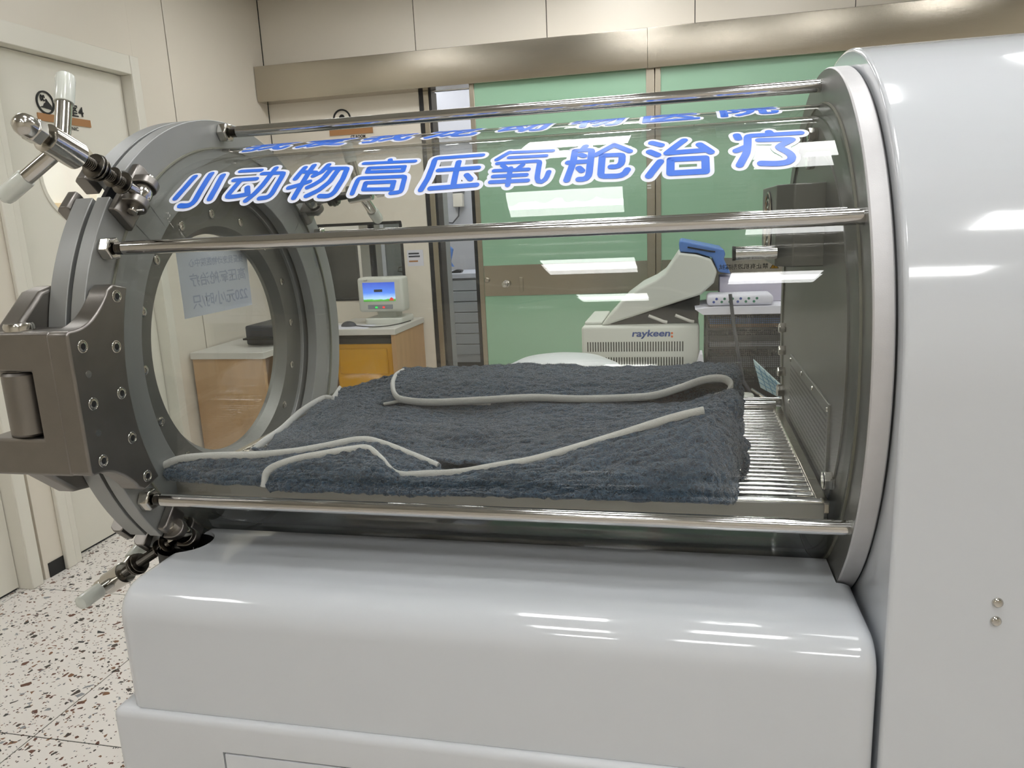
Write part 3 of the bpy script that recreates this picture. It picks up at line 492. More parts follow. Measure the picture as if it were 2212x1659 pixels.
for q, (a, r) in enumerate(((19.1, .342), (8.4, .341), (-1.6, .341), (-11.9, .342), (-22.0, .343)) + ((8.6, .396), (-1.7, .390), (-12.2, .398))):
    y, z = yz(a, r); dp = .0045 if q < 5 else .001
    MB().lathe([(.0080, .0304), (.0076, .0309), (.0068, .0309), (.0066, .0304), (.0040, .0312), (.0036, .0300)], (0, y, z), (1, 0, 0), 22, cap=False).build('socket_screw', 'bolt', hin)
    MB().lathe([(.0069, .0303), (.0069, .0305)], (0, y, z), (1, 0, 0), 22).build('screw_recess', 'black' if q < 5 else 'thread', hin)
    MB().lathe([(.0045, .0305), (.0045, .0310)], (0, y, z), (1, 0, 0), 6).build('screw_socket', 'black', hin)
for z in (zc_+.034, zc_-.039): MB().lathe([(.0045, .030), (.0045, .0304)], (0, -.3895, z), (1, 0, 0), 18).build('dowel_pin', 'bolt', hin)
# swing clamps ----------------------------------------------------------------
def clamp(a, d, r0, X0, hub, hand, lab):
    t = empty('swing_clamp', AX(D(a), .34, 0), ch); t['label'] = lab
    rad = Vector((0, -math.cos(D(a)), math.sin(D(a)))); tan = Vector((0, math.sin(D(a)), math.cos(D(a)))); ex = Vector((1, 0, 0))
    P = Vector((X0, 0, ZA)) + rad*r0; d = Vector(d).normalized(); u_ = (tan - d*tan.dot(d)).normalized(); n = d.cross(u_)
    for s in (-1, 1):
        mb = MB(); pl = [(.0, -.022), (.0, .020), (.010, .020), (.014, .014), (.014, -.016), (.008, -.022)]
        mb.prism(pl, lambda u, v: Vector((u+.0006, 0, ZA)) + rad*(.335+v) + tan*(s*.0125), tan*(s*.030)); mb.build('clamp_lug', 'cast', t, bevel=.0018)
        mb = MB(); c = P + tan*(s*.011); poly = [(.0, -.015), (X0, -.015)] + [(X0+.015*math.sin(u), -.015*math.cos(u)) for u in np.linspace(.2, math.pi-.2, 10)] + [(X0, .015), (.0, .015)]
        mb.prism(poly, lambda u, v: Vector((u+.0006, 0, ZA)) + rad*(r0+v) + tan*(s*.0115), tan*(s*.012)); mb.build('clamp_ear', 'cast', t, smooth=40, bevel=.0012)
        # matching stop block on the door rim
        mb = MB(); mb.prism([(-.075, -.020), (-.075, .004), (-.068, .010), (-.056, .010), (-.0535, .004), (-.0535, -.020)], lambda u, v: Vector((u, 0, ZA)) + rad*(.352+v) + tan*(s*.0125), tan*(s*.030)); mb.build('door_block', 'cast', t, bevel=.0015)
    MB().cyl(P - tan*.033, P + tan*.033, .0062, 20, ch=.001).build('pivot_pin', 'bolt', t)
    MB().cyl(P - tan*.030 - n*.016, P - tan*.030 + n*.018, .0016, 8).build('cotter_pin', 'bolt', t)
    mb = MB(); mb.lathe([(.006, -.010), (.0115, -.0085), (.013, -.004), (.013, .004), (.0115, .0085), (.006, .010)], P, tan, 24); mb.lathe([(.0078, .004), (.0072, .026), (.0072, .03)], P, d, 20); mb.build('bolt_eye', 'bolt', t)
    pr = [(.0062, .027)]; k = .028
    while k < hub-.022: pr += [(.0078, k), (.0076, k+.0006), (.0062, k+.0014)]; k += .0027
    MB().lathe(pr, P, d, 18).build('bolt_thread', 'thread', t, smooth=0)
    for u, rr, th in ((.034, .0150, .0028), (.052, .0135, .0022), (hub-.062, .0150, .0024), (hub-.056, .0168, .0032), (hub-.051, .0158, .0030)): MB().lathe([(rr-.001, u), (rr, u+.0006), (rr, u+th-.0006), (rr-.001, u+th)], P, d, 26).build('washer', 'thread', t)
    MB().lathe([(.0130, hub-.0240), (.0168, hub-.0225), (.0168, hub+.0225), (.0130, hub+.0240)], P, d, 32).build('clamp_hub', 'bolt', t)
    MB().lathe([(.0062, hub+.022), (.0072, hub+.024), (.0072, hub+.034)], P, d, 18).build('bolt_end', 'thread', t)
    MB().lathe([(.0125, hub+.030), (.0150, hub+.0315), (.0150, hub+.0435), (.0128, hub+.045)], P, d, 6).build('cap_nut', 'bolt', t, smooth=20, bevel=.001)
    MB().lathe([(.0130, hub+.0445), (.0130, hub+.050), (.0118, hub+.056), (.0090, hub+.0605), (.0045, hub+.063), (.001, hub+.0635)], P, d, 26).build('cap_dome', 'bolt', t)
    for f, l in hand:
        h = (u_*math.cos(D(f)) + n*math.sin(D(f))).normalized(); c = P + d*hub
        MB().cyl(c + h*.012, c + h*(l-.012), .0090, 22).build('handle_bar', 'bolt', t)
        MB().lathe([(.0108, l-.040), (.0112, l-.038), (.0112, l-.010), (.0098, l-.004), (.0060, l-.0008), (.001, l)], c, h, 26).build('handle_cap', 'silicone', t)
clamp(45, (-.01, -.924, .382), .338, .022, .134, ((6, .096), (128.6, .096)), 'upper front swing clamp, folded open')
clamp(-45, (-.845, .11, -.525), .345, .012, .168, ((316, .075), (120, .08)), 'lower front swing clamp, hanging over the cabinet corner')
clamp(135, (.985, .10, .12), .333, .028, .098, ((15, .105), (150, .100)), 'rear upper swing clamp seen through the tube')
clamp(225, (-.845, -.05, -.525), .345, .016, .150, ((330, .08), (95, .08)), 'rear lower swing clamp')
# fittings on the inner end plate
fb = MB(); PX = [(.9085, 0), (.870, 0), (.870, .106), (.9085, .106)]
fan = MB().prism([(.9085, -.085), (.8685, -.085), (.849, -.060), (.849, .120), (.8685, .145), (.9085, .145)], lambda x, y: (x, y, 1.283), (0, 0, .107)).build('fan_box', 'dalu', ch, bevel=.0015); fan['label'] = 'grey fan box on the end plate'
for r in (.044, .034, .024, .014):
    MB().lathe([(r, 0), (r+.0016, -.001), (r+.0032, 0), (r+.0016, .001), (r, 0)], (.8475, .03, 1.337), (1, 0, 0), 40, cap=False).build('fan_guard', 'bolt', fan)
MB().lathe([(.048, 0), (.048, .0012)], (.8478, .03, 1.337), (1, 0, 0), 40).build('fan_opening', 'black', fan)
MB().cyl((.795, -.070, 1.3025), (.850, -.070, 1.3025), .0092, 28).build('sensor_tube', 'chrome', fan); MB().cyl((.793, -.070, 1.3025), (.797, -.070, 1.3025), .0098, 28).build('sensor_rim', 'black', fan)
for y, z in ((.012, 1.457), (.014, 1.420), (.268, 1.150), (.262, 1.110), (.268, 1.070), (.272, 1.034), (-.205, 1.030)):
    R_ = .0125 if y < -.1 or z == 1.034 else .0095
    MB().lathe([(R_*.95, .9085), (R_*.95, .906), (R_, .9055), (R_, .897), (R_*.85, .8955)], (0, y, z), (1, 0, 0), 6 if R_ < .01 else 6, cap=True).build('hex_plug', 'bolt', ch, smooth=20, bevel=.0007)
gr = box('vent_grille', (.9035, -.180, .955), (.9085, .172, 1.120), 'dalu', ch, bevel=.001)
mbg = MB()
for i in range(44):
    for j in range(19):
        y, z = -.168+i*.0076, .965+j*.0077
        mbg.add([(.9033, y+.0024*math.cos(k*math.pi/3), z+.0024*math.sin(k*math.pi/3)) for k in range(6)], [(0, 1, 2, 3, 4, 5)])
go = mbg.build('grille_holes', 'black', gr, smooth=0); go['kind'] = 'stuff'
for y, z in ((.160, 1.112), (.04, 1.1135), (-.06, 1.1135), (-.172, 1.112), (.165, 1.04)): MB().lathe([(.0035, 0), (.003, .0015)], (.9035, y, z), (-1, 0, 0), 14).build('screw', 'bolt', gr)
# ================================================================ WIRE BED
bed = thing('wire_bed', 'stainless wire slat bed inside the acrylic tube', 'bed', (.45, 0, 1.0))
ZB = 1.0085
for s, nm in ((-1, 'bed_rail'), (1, 'bed_rail')):
    y = s*.2415
    MB().box((.012, min(y, y-s*.004), .975), (.893, max(y, y-s*.004), ZB+.004)).build(nm, 'rail', bed, bevel=.0008)
    MB().tube([(.02, s*.235, ZB+.004), (.890, s*.235, ZB+.004)], .005 if s < 0 else .0095, 14).build('bed_rail_tube', 'chrome', bed)
for x0, x1 in ((.886, .900), (.012, .024)):
    MB().box((x0, -.2370, ZB-.010), (x1, .2370, ZB+.0035)).build('bed_cross_bar', 'steel', bed, bevel=.0015)
MB().box((.868, -.236, ZB-.014), (.885, .236, ZB-.0045)).build('bed_cross_bar', 'steel', bed, bevel=.001)
wm = None
for i in range(27):
    y = -.226+i*.0174
    if wm is None:
        o = MB().cyl((.018, 0, 0), (.888, 0, 0), .0036, 12).build('bed_wire', 'chrome', bed); wm = o.data; o.location = (0, y, ZB-.0035)
        o.location = Vector((0, y, ZB-.0035))
    else:
        o = bpy.data.objects.new('bed_wire', wm); COL.objects.link(o); setp(o, bed); o.location = (0, y, ZB-.0035)
MB().box((.03, -.232, .976), (.866, .232, .978)).build('drip_tray', mat('dark_tray_steel', rgb(58, 55, 54), .5, .6), bed)  # dark sheet added so the gaps between the wires read as shade
def arcx(r, a0, a1, n): return [(r*math.sin(D(a)), ZA - r*math.cos(D(a))) for a in np.linspace(a0, a1, n)]
# ================================================================ BLANKET
def fleece():
    m = bpy.data.materials.new('grey_fleece'); m.use_nodes = True; nt = m.node_tree; b = nt.nodes['Principled BSDF']; L = nt.links.new
    geo = nd(nt, 'ShaderNodeNewGeometry')
    n1 = nd(nt, 'ShaderNodeTexNoise'); n1.inputs['Scale'].default_value = 260; n1.inputs['Detail'].default_value = 3; n1.inputs['Distortion'].default_value = 1.2; L(geo.outputs['Position'], n1.inputs[0])
    n2 = nd(nt, 'ShaderNodeTexNoise'); n2.inputs['Scale'].default_value = 14; n2.inputs['Detail'].default_value = 3; L(geo.outputs['Position'], n2.inputs[0])
    n3 = nd(nt, 'ShaderNodeTexNoise'); n3.inputs['Scale'].default_value = 1400; n3.inputs['Detail'].default_value = 1; L(geo.outputs['Position'], n3.inputs[0])
    r1 = nd(nt, 'ShaderNodeValToRGB'); e = r1.color_ramp.elements; e[0].position = .30; e[0].color = rgb(14, 25, 36); e[1].position = .68; e[1].color = rgb(74, 98, 120); L(n1.outputs[0], r1.inputs[0])
    mr = nd(nt, 'ShaderNodeMapRange'); mr.inputs[1].default_value = .3; mr.inputs[2].default_value = .7; mr.inputs[3].default_value = .82; mr.inputs[4].default_value = 1.15; L(n2.outputs[0], mr.inputs[0])
    x = nd(nt, 'ShaderNodeMix', data_type='RGBA', blend_type='MULTIPLY'); x.inputs[0].default_value = 1; L(r1.outputs[0], x.inputs[6]); L(mr.outputs[0], x.inputs[7]); L(x.outputs[2], b.inputs['Base Color'])
    ad = nd(nt, 'ShaderNodeMath', operation='MULTIPLY_ADD'); ad.inputs[1].default_value = .35; L(n3.outputs[0], ad.inputs[0]); L(n1.outputs[0], ad.inputs[2])
    bp = nd(nt, 'ShaderNodeBump'); bp.inputs['Strength'].default_value = .9; bp.inputs['Distance'].default_value = .004; L(ad.outputs[0], bp.inputs['Height']); L(bp.outputs[0], b.inputs['Normal'])
    b.inputs['Roughness'].default_value = .95; b.inputs['Sheen Weight'].default_value = .45; b.inputs['Sheen Roughness'].default_value = .5; b.inputs['Specular IOR Level'].default_value = .15
    return m
M['fleece'] = fleece()
def cr(P, n):          # Catmull-Rom resampling along axis 0
    P = np.asarray(P, float); k = len(P); E = np.concatenate([[2*P[0]-P[1]], P, [2*P[-1]-P[-2]]]); out = []
    for t in np.linspace(0, k-1, n):
        i = min(int(t), k-2); u = t-i; a, b, c, d = E[i], E[i+1], E[i+2], E[i+3]
        out.append(.5*((2*b) + (c-a)*u + (2*a-5*b+4*c-d)*u*u + (3*b-3*c+d-a)*u**3))
    return np.array(out)
def vnoise(n, m, cn, cm):
    g = np.random.rand(max(4, int(cn)+3), max(4, int(cm)+3)); u = np.linspace(0, g.shape[0]-2.001, n); v = np.linspace(0, g.shape[1]-2.001, m)
    i = u.astype(int); j = v.astype(int); fu = (u-i)[:, None]; fv = (v-j)[None]; fu = fu*fu*(3-2*fu); fv = fv*fv*(3-2*fv)
    return g[i][:, j]*(1-fu)*(1-fv) + g[i+1][:, j]*fu*(1-fv) + g[i][:, j+1]*(1-fu)*fv + g[i+1][:, j+1]*fu*fv - .5
def pile_hair(o, area):
    pm = o.modifiers.new('pile', 'PARTICLE_SYSTEM'); st_ = o.particle_systems[0].settings; st_.type = 'HAIR'; st_.count = int(area*330000); st_.hair_length = .0036; st_.hair_step = 3; st_.render_step = 3; st_.display_step = 2
    st_.emit_from = 'FACE'; st_.use_modifier_stack = False; st_.factor_random = .0005; st_.root_radius = .55; st_.tip_radius = .25; st_.radius_scale = .0008; st_.use_rotations = False; st_.material = 1
    st_.roughness_1 = .006; st_.roughness_1_size = .02; st_.roughness_2 = .004
def sheet(name, ctrl, parent, h=.0024, folds=.0, thick=.006, pile=.0040):
    C = np.array(ctrl, float)*1e-4; rl = np.linalg.norm(np.diff(C, axis=0), axis=2).sum(0).max(); cl = np.linalg.norm(np.diff(C, axis=1), axis=2).sum(1).max()
    n, m = max(6, int(rl/h)), max(6, int(cl/h)); G = cr(C, n); G = np.transpose(cr(np.transpose(G, (1, 0, 2)), m), (1, 0, 2))
    du = np.gradient(G, axis=0); dv = np.gradient(G, axis=1); N = np.cross(dv, du); N /= np.linalg.norm(N, axis=2)[..., None]+1e-12
    if np.mean(N[..., 2]-N[..., 1]) < 0: N = -N
    d = pile*(vnoise(n, m, rl/.010, cl/.013) + .9*vnoise(n, m, rl/.0042, cl/.0055))
    if folds: d = d + folds*(vnoise(n, m, rl/.035, cl/.11) + .7*vnoise(n, m, rl/.06, cl/.06))
    G = G + N*d[..., None]
    fl = np.sum(np.cross(G[1, 1]-G[0, 0], G[1, 0]-G[0, 1])*N[0, 0]); F = [(i*m+j, i*m+j+1, (i+1)*m+j+1, (i+1)*m+j) for i in range(n-1) for j in range(m-1)]
    a_, b_, c_ = G[0, 0], G[0, 1], G[1, 1]
    if np.dot(np.cross(b_-a_, c_-a_), N[0, 0]) < 0: F = [f[::-1] for f in F]
    o = MB().add(G.reshape(-1, 3).tolist(), F).build(name, 'fleece', parent, smooth=180, recalc=False)
    pile_hair(o, rl*cl)
    so = o.modifiers.new('thickness', 'SOLIDIFY'); so.thickness = thick; so.offset = 0
    return o
bl = thing('fleece_blanket', 'folded grey fleece blanket with white bound edges on the wire bed', 'blanket', (.45, 0, ZB))
sheet('fleece_fold', MID, bl, folds=.017); sheet('fleece_fold', BACK, bl, folds=.004); sheet('fleece_fold', TOP, bl, folds=.005)
sheet('fleece_fold', FLAP_A, bl, folds=.002); sheet('fleece_fold', FLAP_B, bl, folds=.006)
def binding(pts, lift=(0, 0, .001), r=(.0066, .0040), flat=(0, -.35, .94)):
    P = cr(np.array(pts, float)*1e-4, max(12, len(pts)*9)) + np.array(lift); MB().tube(P.tolist(), list(r), 12, flat=flat).build('edge_binding', 'bind', bl)
binding(FLAP_B[0][:16], (0, -.006, -.001)); binding(FLAP_A[0], (0, -.006, -.001)); binding(BIND_E[0], (0, -.006, 0)); binding(BIND_C[0], (-.002, -.001, .004)); binding(BIND_D[0], (-.001, 0, .002)); binding(BIND_G[0], r=(.003, .002)); binding(BIND_H[0], r=(.003, .002))
# lower folds that carry the visible layers
def slab(name, x0, x1, y0, y1, z0, z1, n=24):
    mb = MB(); P = []
    for k, (y, z) in enumerate([(y0+.012*(1-math.cos(t)), (z0+z1)/2 + (z1-z0)/2*math.sin(t)) for t in np.linspace(-math.pi/2, math.pi/2, 8)] + [(y1, z1), (y1, z0)]): P.append((y, z))
    return mb.prism([(-0+y, z) for y, z in P], lambda y, z: (x0, y, z), (x1-x0, 0, 0)).build(name, 'fleece', bl, smooth=40, bevel=.006, seg=3)
slab('fleece_fold', .09, .795, -.225, .20, ZB+.0015, 1.026); slab('fleece_fold', .30, .800, -.02, .20, 1.027, 1.062); slab('fleece_fold', .27, .798, .045, .20, 1.063, 1.088)
box('care_label', (.205, .165, 1.083), (.235, .185, 1.0845), 'bind', bl)
# ================================================================ PRICE SHEET (stuck on the outside of the door window)
ps = thing('price_sheet', 'pale lilac paper price notice stuck on the round door window', 'notice', (-.064, .03, 1.227))
MB().box((-.0612, -.071, 1.2275), (-.0608, .1305, 1.337)).build('paper_sheet', mat('lilac_paper', rgb(236, 239, 252), .8), ps)
M['faint'] = mat('show_through_ink', rgb(196, 203, 226), .8)
for body, zb, w, hgt, y in (('我爱我宠动物医院中心', 1.3085, .160, .014, .117), ('高压氧舱治疗', 1.2765, .165, .022, .119), ('220元/小时/只', 1.2400, .165, .024, .119)):
    text_obj('printed_line', body, .02, lambda a, b, zb=zb, y=y: (-.0606, y-a, zb+b), 'faint', ps, off=.0003, width=w, height=hgt)
# ================================================================ BACKGROUND THINGS
# door sign of the clinic
XS = XL-.0448
sg = thing('clinic_sign', 'tan bar with black round emblem, 室4 and CLINIC on the cream door', 'sign', (XS, 1.80, 1.86))
box('sign_bar', (XS, 1.645, 1.853), (XS+.005, 1.937, 1.884), 'tan', sg)
emb = MB().lathe([(.047, 0), (.047, .005), (.040, .005), (.040, 0), (.047, 0)], (XS, 1.697, 1.929), (1, 0, 0), 40, cap=False).build('emblem', 'black', sg)
MB().prism([(-.030, -.020), (.034, -.026), (.030, -.010), (.016, .004), (.006, .016), (.004, .002), (-.006, -.004), (-.012, -.014)], lambda a, b: (XS, 1.697+a, 1.929+b), (.004, 0, 0)).build('emblem_figure', 'black', emb)
MB().tube([(XS+.003, 1.697+.010*math.cos(t)-.012, 1.946+.012*math.sin(2*t)) for t in np.linspace(0, 6.0, 20)], .0022, 6).build('emblem_curl', 'black', emb)
text_obj('sign_text', '诊室4', .07, lambda a, b: (XS+.003, 1.755+a, 1.889+b), 'black', sg, off=.0012, width=.15, height=.056)
text_obj('sign_subtext', 'CLINIC', .02, lambda a, b: (XS+.003, 1.785+a, 1.831+b), 'black', sg, off=.0005, width=.075, height=.015)
sg = thing('ct_sign', 'tan bar sign with black emblem reading CT ROOM on the back wall', 'sign', (-1.27, YB, 1.94))
box('sign_bar', (-1.425, YB-.006, 1.926), (-1.138, YB, 1.962), 'tan', sg)
emb = MB().lathe([(.060, 0), (.060, .005), (.050, .005), (.050, 0), (.060, 0)], (-1.335, YB, 2.020), (0, -1, 0), 40, cap=False).build('emblem', 'black', sg)
MB().lathe([(.018, 0), (.018, .004)], (-1.335, YB, 2.030), (0, -1, 0), 24).build('emblem_figure', 'black', emb); box('emblem_figure', (-1.37, YB-.004, 1.985), (-1.30, YB, 2.005), 'black', emb)
text_obj('sign_text', 'CT室', .07, lambda a, b: (-1.24+a, YB-.003, 1.972+b), 'black', sg, off=.001, width=.12, height=.05)
text_obj('sign_subtext', 'CT ROOM', .02, lambda a, b: (-1.288+a, YB-.003, 1.902+b), 'black', sg, off=.0006, width=.098, height=.018)
nt_ = thing('wall_notice', 'small printed notice on the back wall beside the doorway', 'notice', (-.92, YB, 1.1))
box('notice_sheet', (-.975, YB-.002, 1.105), (-.868, YB-.0005, 1.205), 'paper', nt_)
for i, (z, w) in enumerate(((1.178, .07), (1.160, .075), (1.130, .06))): box('printed_line', (-.965, YB-.003, z), (-.965+w, YB-.002, z+.010), 'darkgrey' if i < 2 else 'tan', nt_)
# desk with the small monitor
def desk(name, lab, x0, x1, y0, y1, z, sides):
    t = thing(name, lab, 'desk', ((x0+x1)/2, (y0+y1)/2, 0)); box('desk_top', (x0, y0, z-.035), (x1, y1, z), 'deskwhite', t, bevel=.003)
    for lo, hi in sides: box('desk_panel', lo, hi, 'wood', t, bevel=.001)
    return t
dz = .780
desk('monitor_desk', 'white topped desk with beech side panel below the window', -1.37, -.890, 2.925, YB-.006, dz, (((-.925, 2.945, 0), (-.897, YB-.01, dz-.036)), ((-1.365, 2.945, 0), (-1.34, YB-.01, dz-.036)), ((-1.34, YB-.06, .1), (-.925, YB-.04, dz-.036))))
desk('side_desk', 'white topped desk with beech end panel seen through the door window', XL+.014, -1.385, 2.33, YB-.006, .752, (((XL+.016, 2.345, 0), (-1.40, 2.37, .716)), ((XL+.016, 3.40, 0), (-1.40, 3.425, .716)), ((XL+.016, 2.37, .1), (XL+.036, 3.40, .716))))
bn = thing('yellow_bin', 'yellow plastic bin with dark open top under the desk', 'bin', (-1.12, 3.15, 0))
MB().prism([(-1.30, .10), (-.955, .10), (-.935, .69), (-1.315, .69)], lambda x, z: (x, 3.0, z), (0, .34, 0)).build('bin_body', 'yellow', bn, bevel=.012, seg=3); box('bin_panel', (-1.285, 2.990, .50), (-.975, 3.001, .655), 'yellow', bn, bevel=.006)
box('bin_foot', (-1.29, 3.01, .0), (-.965, 3.33, .10), 'wood', bn); box('bin_bag', (-1.32, 2.985, .682), (-.932, 3.345, .722), 'black', bn, bevel=.012, seg=3)
mo = thing('desktop_monitor', 'white bedside monitor with a bright landscape screen on the desk', 'monitor', (-1.03, 3.2, dz))
rbm = rbox((-1.196, 3.14, .853), (-.905, 3.25, 1.062), (lambda e: True,), (.018,), (4,)); me = bpy.data.meshes.new('m'); rbm.to_mesh(me); rbm.free(); cas = link('monitor_case', me, 'plastic', mo)
def screenmat():
    m = bpy.data.materials.new('landscape_screen'); m.use_nodes = True; nt = m.node_tree; b = nt.nodes['Principled BSDF']; L = nt.links.new
    tc = nd(nt, 'ShaderNodeTexCoord'); sp = nd(nt, 'ShaderNodeSeparateXYZ'); L(tc.outputs['Generated'], sp.inputs[0])
    r = nd(nt, 'ShaderNodeValToRGB'); e = r.color_ramp.elements; e[0].position = 0; e[0].color = rgb(70, 140, 60); e[1].position = 1; e[1].color = rgb(58, 84, 190)
    for p, c in ((.10, rgb(96, 170, 70)), (.14, rgb(170, 205, 240)), (.45, rgb(84, 130, 225))): k = e.new(p); k.color = c
    n = nd(nt, 'ShaderNodeTexNoise'); n.inputs['Scale'].default_value = 5; L(tc.outputs['Generated'], n.inputs[0]); ma = nd(nt, 'ShaderNodeMath', operation='MULTIPLY_ADD'); ma.inputs[1].default_value = .12; L(n.outputs[0], ma.inputs[0]); ma2 = nd(nt, 'ShaderNodeMath', operation='SUBTRACT'); ma2.inputs[1].default_value = .06
    L(sp.outputs['Z'], ma.inputs[2]); L(ma.outputs[0], ma2.inputs[0]); L(ma2.outputs[0], r.inputs[0]); L(r.outputs[0], b.inputs['Base Color']); L(r.outputs[0], b.inputs['Emission Color']); b.inputs['Emission Strength'].default_value = .9; b.inputs['Roughness'].default_value = .2; return m
box('monitor_screen', (-1.160, 3.1385, .918), (-.955, 3.1405, 1.032), screenmat(), cas)
box('screen_caption', (-1.088, 3.1375, .975), (-1.035, 3.1386, .990), 'darkgrey', cas)
MB().prism([(-.995, .922), (-.965, .922), (-.968, .934), (-.980, .942), (-.990, .934)], lambda x, z: (x, 3.1375, z), (0, .001, 0)).build('screen_flower', mat('red_flower', rgb(220, 70, 60), .4, emit=.5), cas)
box('button_panel', (-1.135, 3.1375, .872), (-.975, 3.1405, .898), 'grey', cas, bevel=.008); box('green_lamp', (-1.088, 3.136, .877), (-1.072, 3.1376, .888), mat('green_led', rgb(40, 200, 90), .4, emit=1.0), cas); box('red_lamp', (-1.040, 3.136, .877), (-1.026, 3.1376, .888), mat('red_led', rgb(220, 60, 60), .4, emit=1.0), cas)
text_obj('monitor_mark', 'mF', .02, lambda a, b: (-1.150+a, 3.1390, 1.040+b), 'darkgrey', cas, width=.025, height=.010)
box('monitor_neck', (-1.10, 3.2, dz+.03), (-.98, 3.3, .858), 'plastic', mo); rbm = rbox((-1.165, 3.13, dz+.001), (-.925, 3.37, dz+.036), (vert, top(dz+.036)), (.03, .01), (4, 3)); me = bpy.data.meshes.new('m'); rbm.to_mesh(me); rbm.free(); link('monitor_foot', me, 'plastic', mo)
def mouse():
    bm = bmesh.new(); bmesh.ops.create_uvsphere(bm, u_segments=24, v_segments=14, radius=1)
    for v in bm.verts: v.co = Vector((-1.235+v.co.x*.048, 3.06+v.co.y*.034, dz+.0015+max(0, v.co.z)*.030))
    me = bpy.data.meshes.new('m'); bm.to_mesh(me); bm.free(); return me
ms = thing('computer_mouse', 'black computer mouse on the white desk', 'mouse', (-1.235, 3.06, dz)); link('mouse_body', mouse(), 'darkgrey', ms)
MB().tube([(-1.19, 3.06, dz+.004), (-1.12, 3.02, dz+.004), (-1.04, 2.99, dz+.004), (-.97, 3.03, dz+.004), (-.93, 3.12, dz+.004), (-.91, 3.25, dz+.004)], .0028, 8).build('mouse_cable', 'black', ms)
mp_ = tag(box('mouse_pad', (-1.34, 2.95, dz), (-1.08, 3.12, dz+.0012), 'paper'), 'pale mouse mat with printed edge under the black mouse', 'mouse mat')
pr_ = thing('black_printer', 'low black printer on the side desk', 'printer', (-1.55, 2.6, .753)); box('printer_body', (-1.62, 2.56, .754), (-1.40, 2.95, .86), 'darkgrey', pr_, bevel=.012, seg=3); box('printer_tray', (-1.60, 2.50, .79), (-1.42, 2.57, .80), 'black', pr_)
# things behind the black framed window
ms2 = thing('window_console', 'dark monitor and pale cabinet behind the black framed window', 'console', (-1.3, 3.75, 0))
box('console_screen', (-1.62, 3.62, .86), (-1.40, 3.66, 1.34), 'black', ms2); box('console_column', (-1.385, 3.66, .0), (-1.285, 3.80, 1.5), 'deskwhite', ms2, bevel=.01); box('console_cabinet', (-1.25, 3.75, 0), (-.85, 4.0, 1.6), mat('console_grey', rgb(150, 158, 165), .5), ms2, bevel=.02)
MB().tube([(-1.06, 3.74, 1.06), (-1.09, 3.73, 1.09), (-1.14, 3.72, 1.085), (-1.15, 3.72, 1.06), (-1.10, 3.72, 1.05), (-1.0, 3.74, 1.045)], .004, 8).build('console_cable', 'black', ms2)
# corridor: drawer unit, socket, blue bag
du = thing('drawer_unit', 'grey drawer unit with stacked drawers seen through the open doorway', 'drawer unit', (-1.05, 5.0, 0))
box('unit_body', (-1.33, 4.83, .22), (-.75, 5.3, .92), 'grey', du); box('unit_top', (-1.34, 4.80, .92), (-.74, 5.31, .955), mat('pale_blue_top', rgb(176, 182, 196), .4), du); box('unit_plinth', (-1.32, 4.84, 0), (-.76, 5.29, .22), 'black', du)
for i in range(7): box('drawer', (-1.32, 4.805, .29+i*.088), (-.76, 4.83, .29+i*.088+.082), mat('drawer_grey', rgb(132+i*3, 138+i*3, 146+i*3), .45), du, bevel=.004)
tag(MB().prism([(-1.15, .957), (-1.06, .957), (-1.05, .975), (-1.09, .985), (-1.13, .972)], lambda x, z: (x, 4.9, z), (0, .07, 0)).build('phone_handset', 'black', None, bevel=.004), 'small black handset on top of the grey drawer unit', 'handset')
so_ = thing('wall_charger', 'white charger with a looped cable in the corridor', 'charger', (-1.25, 5.69, 1.5)); box('charger_body', (-1.31, 5.64, 1.50), (-1.22, 5.70, 1.62), 'deskwhite', so_, bevel=.006); box('charger_socket', (-1.32, 5.68, 1.63), (-1.21, 5.70, 1.74), 'darkgrey', so_)
MB().tube([(-1.26, 5.66, 1.50), (-1.27, 5.66, 1.42), (-1.33, 5.66, 1.36), (-1.42, 5.66, 1.37), (-1.47, 5.66, 1.45), (-1.46, 5.66, 1.62)], .007, 8).build('charger_cable', 'darkgrey', so_)
bb = MB().prism([(-1.33, 1.16), (-1.27, 1.18), (-1.22, 1.14), (-1.25, 1.03), (-1.22, .985), (-1.28, 1.0), (-1.34, .99)], lambda x, z: (x, 5.25, z), (0, .04, 0)).build('blue_bag', 'bluep', None, bevel=.008); tag(bb, 'small blue plastic bag hanging behind the doorway edge', 'bag')
# table with the open machine
tb = thing('work_table', 'grey work table behind the tube carrying the open machine', 'table', (.75, 1.95, 0))
box('table_top', (.15, 1.52, .640), (1.45, 2.35, .670), 'steel', tb, bevel=.003)
for x in (.19, 1.41):
    for y in (1.56, 2.31): box('table_leg', (x-.02, y-.02, 0), (x+.02, y+.02, .640), 'steelv', tb)
mc = thing('open_analyser', 'ivory bench machine with raised lid and blue handle', 'machine', (.57, 1.95, .671))
rbm = rbox((.344, 1.75, .671), (.790, 2.16, .945), (lambda e: True,), (.012,), (3,)); me = bpy.data.meshes.new('m'); rbm.to_mesh(me); rbm.free(); bd = link('machine_body', me, 'plastic', mc)
box('machine_corner', (.352, 1.80, .945), (.420, 2.14, .957), 'plastic', mc, bevel=.004)
for k, (z0, z1) in enumerate(((.846, .884), (.790, .824))):
    mb = MB()
    for i in range(37): x = .366+i*.0100; mb.box((x, 1.7492, z0), (x+.0045, 1.7502, z1))
    o = mb.build('vent_slots', 'gap', bd, smooth=0); o['kind'] = 'stuff'
text_obj('machine_logo', 'raykeen', .04, lambda a, b: (.537+a, 1.7485, .8955+b), mat('logo_blue', rgb(40, 72, 140), .5), bd, off=.0011, width=.142, shear=.18, height=.034)
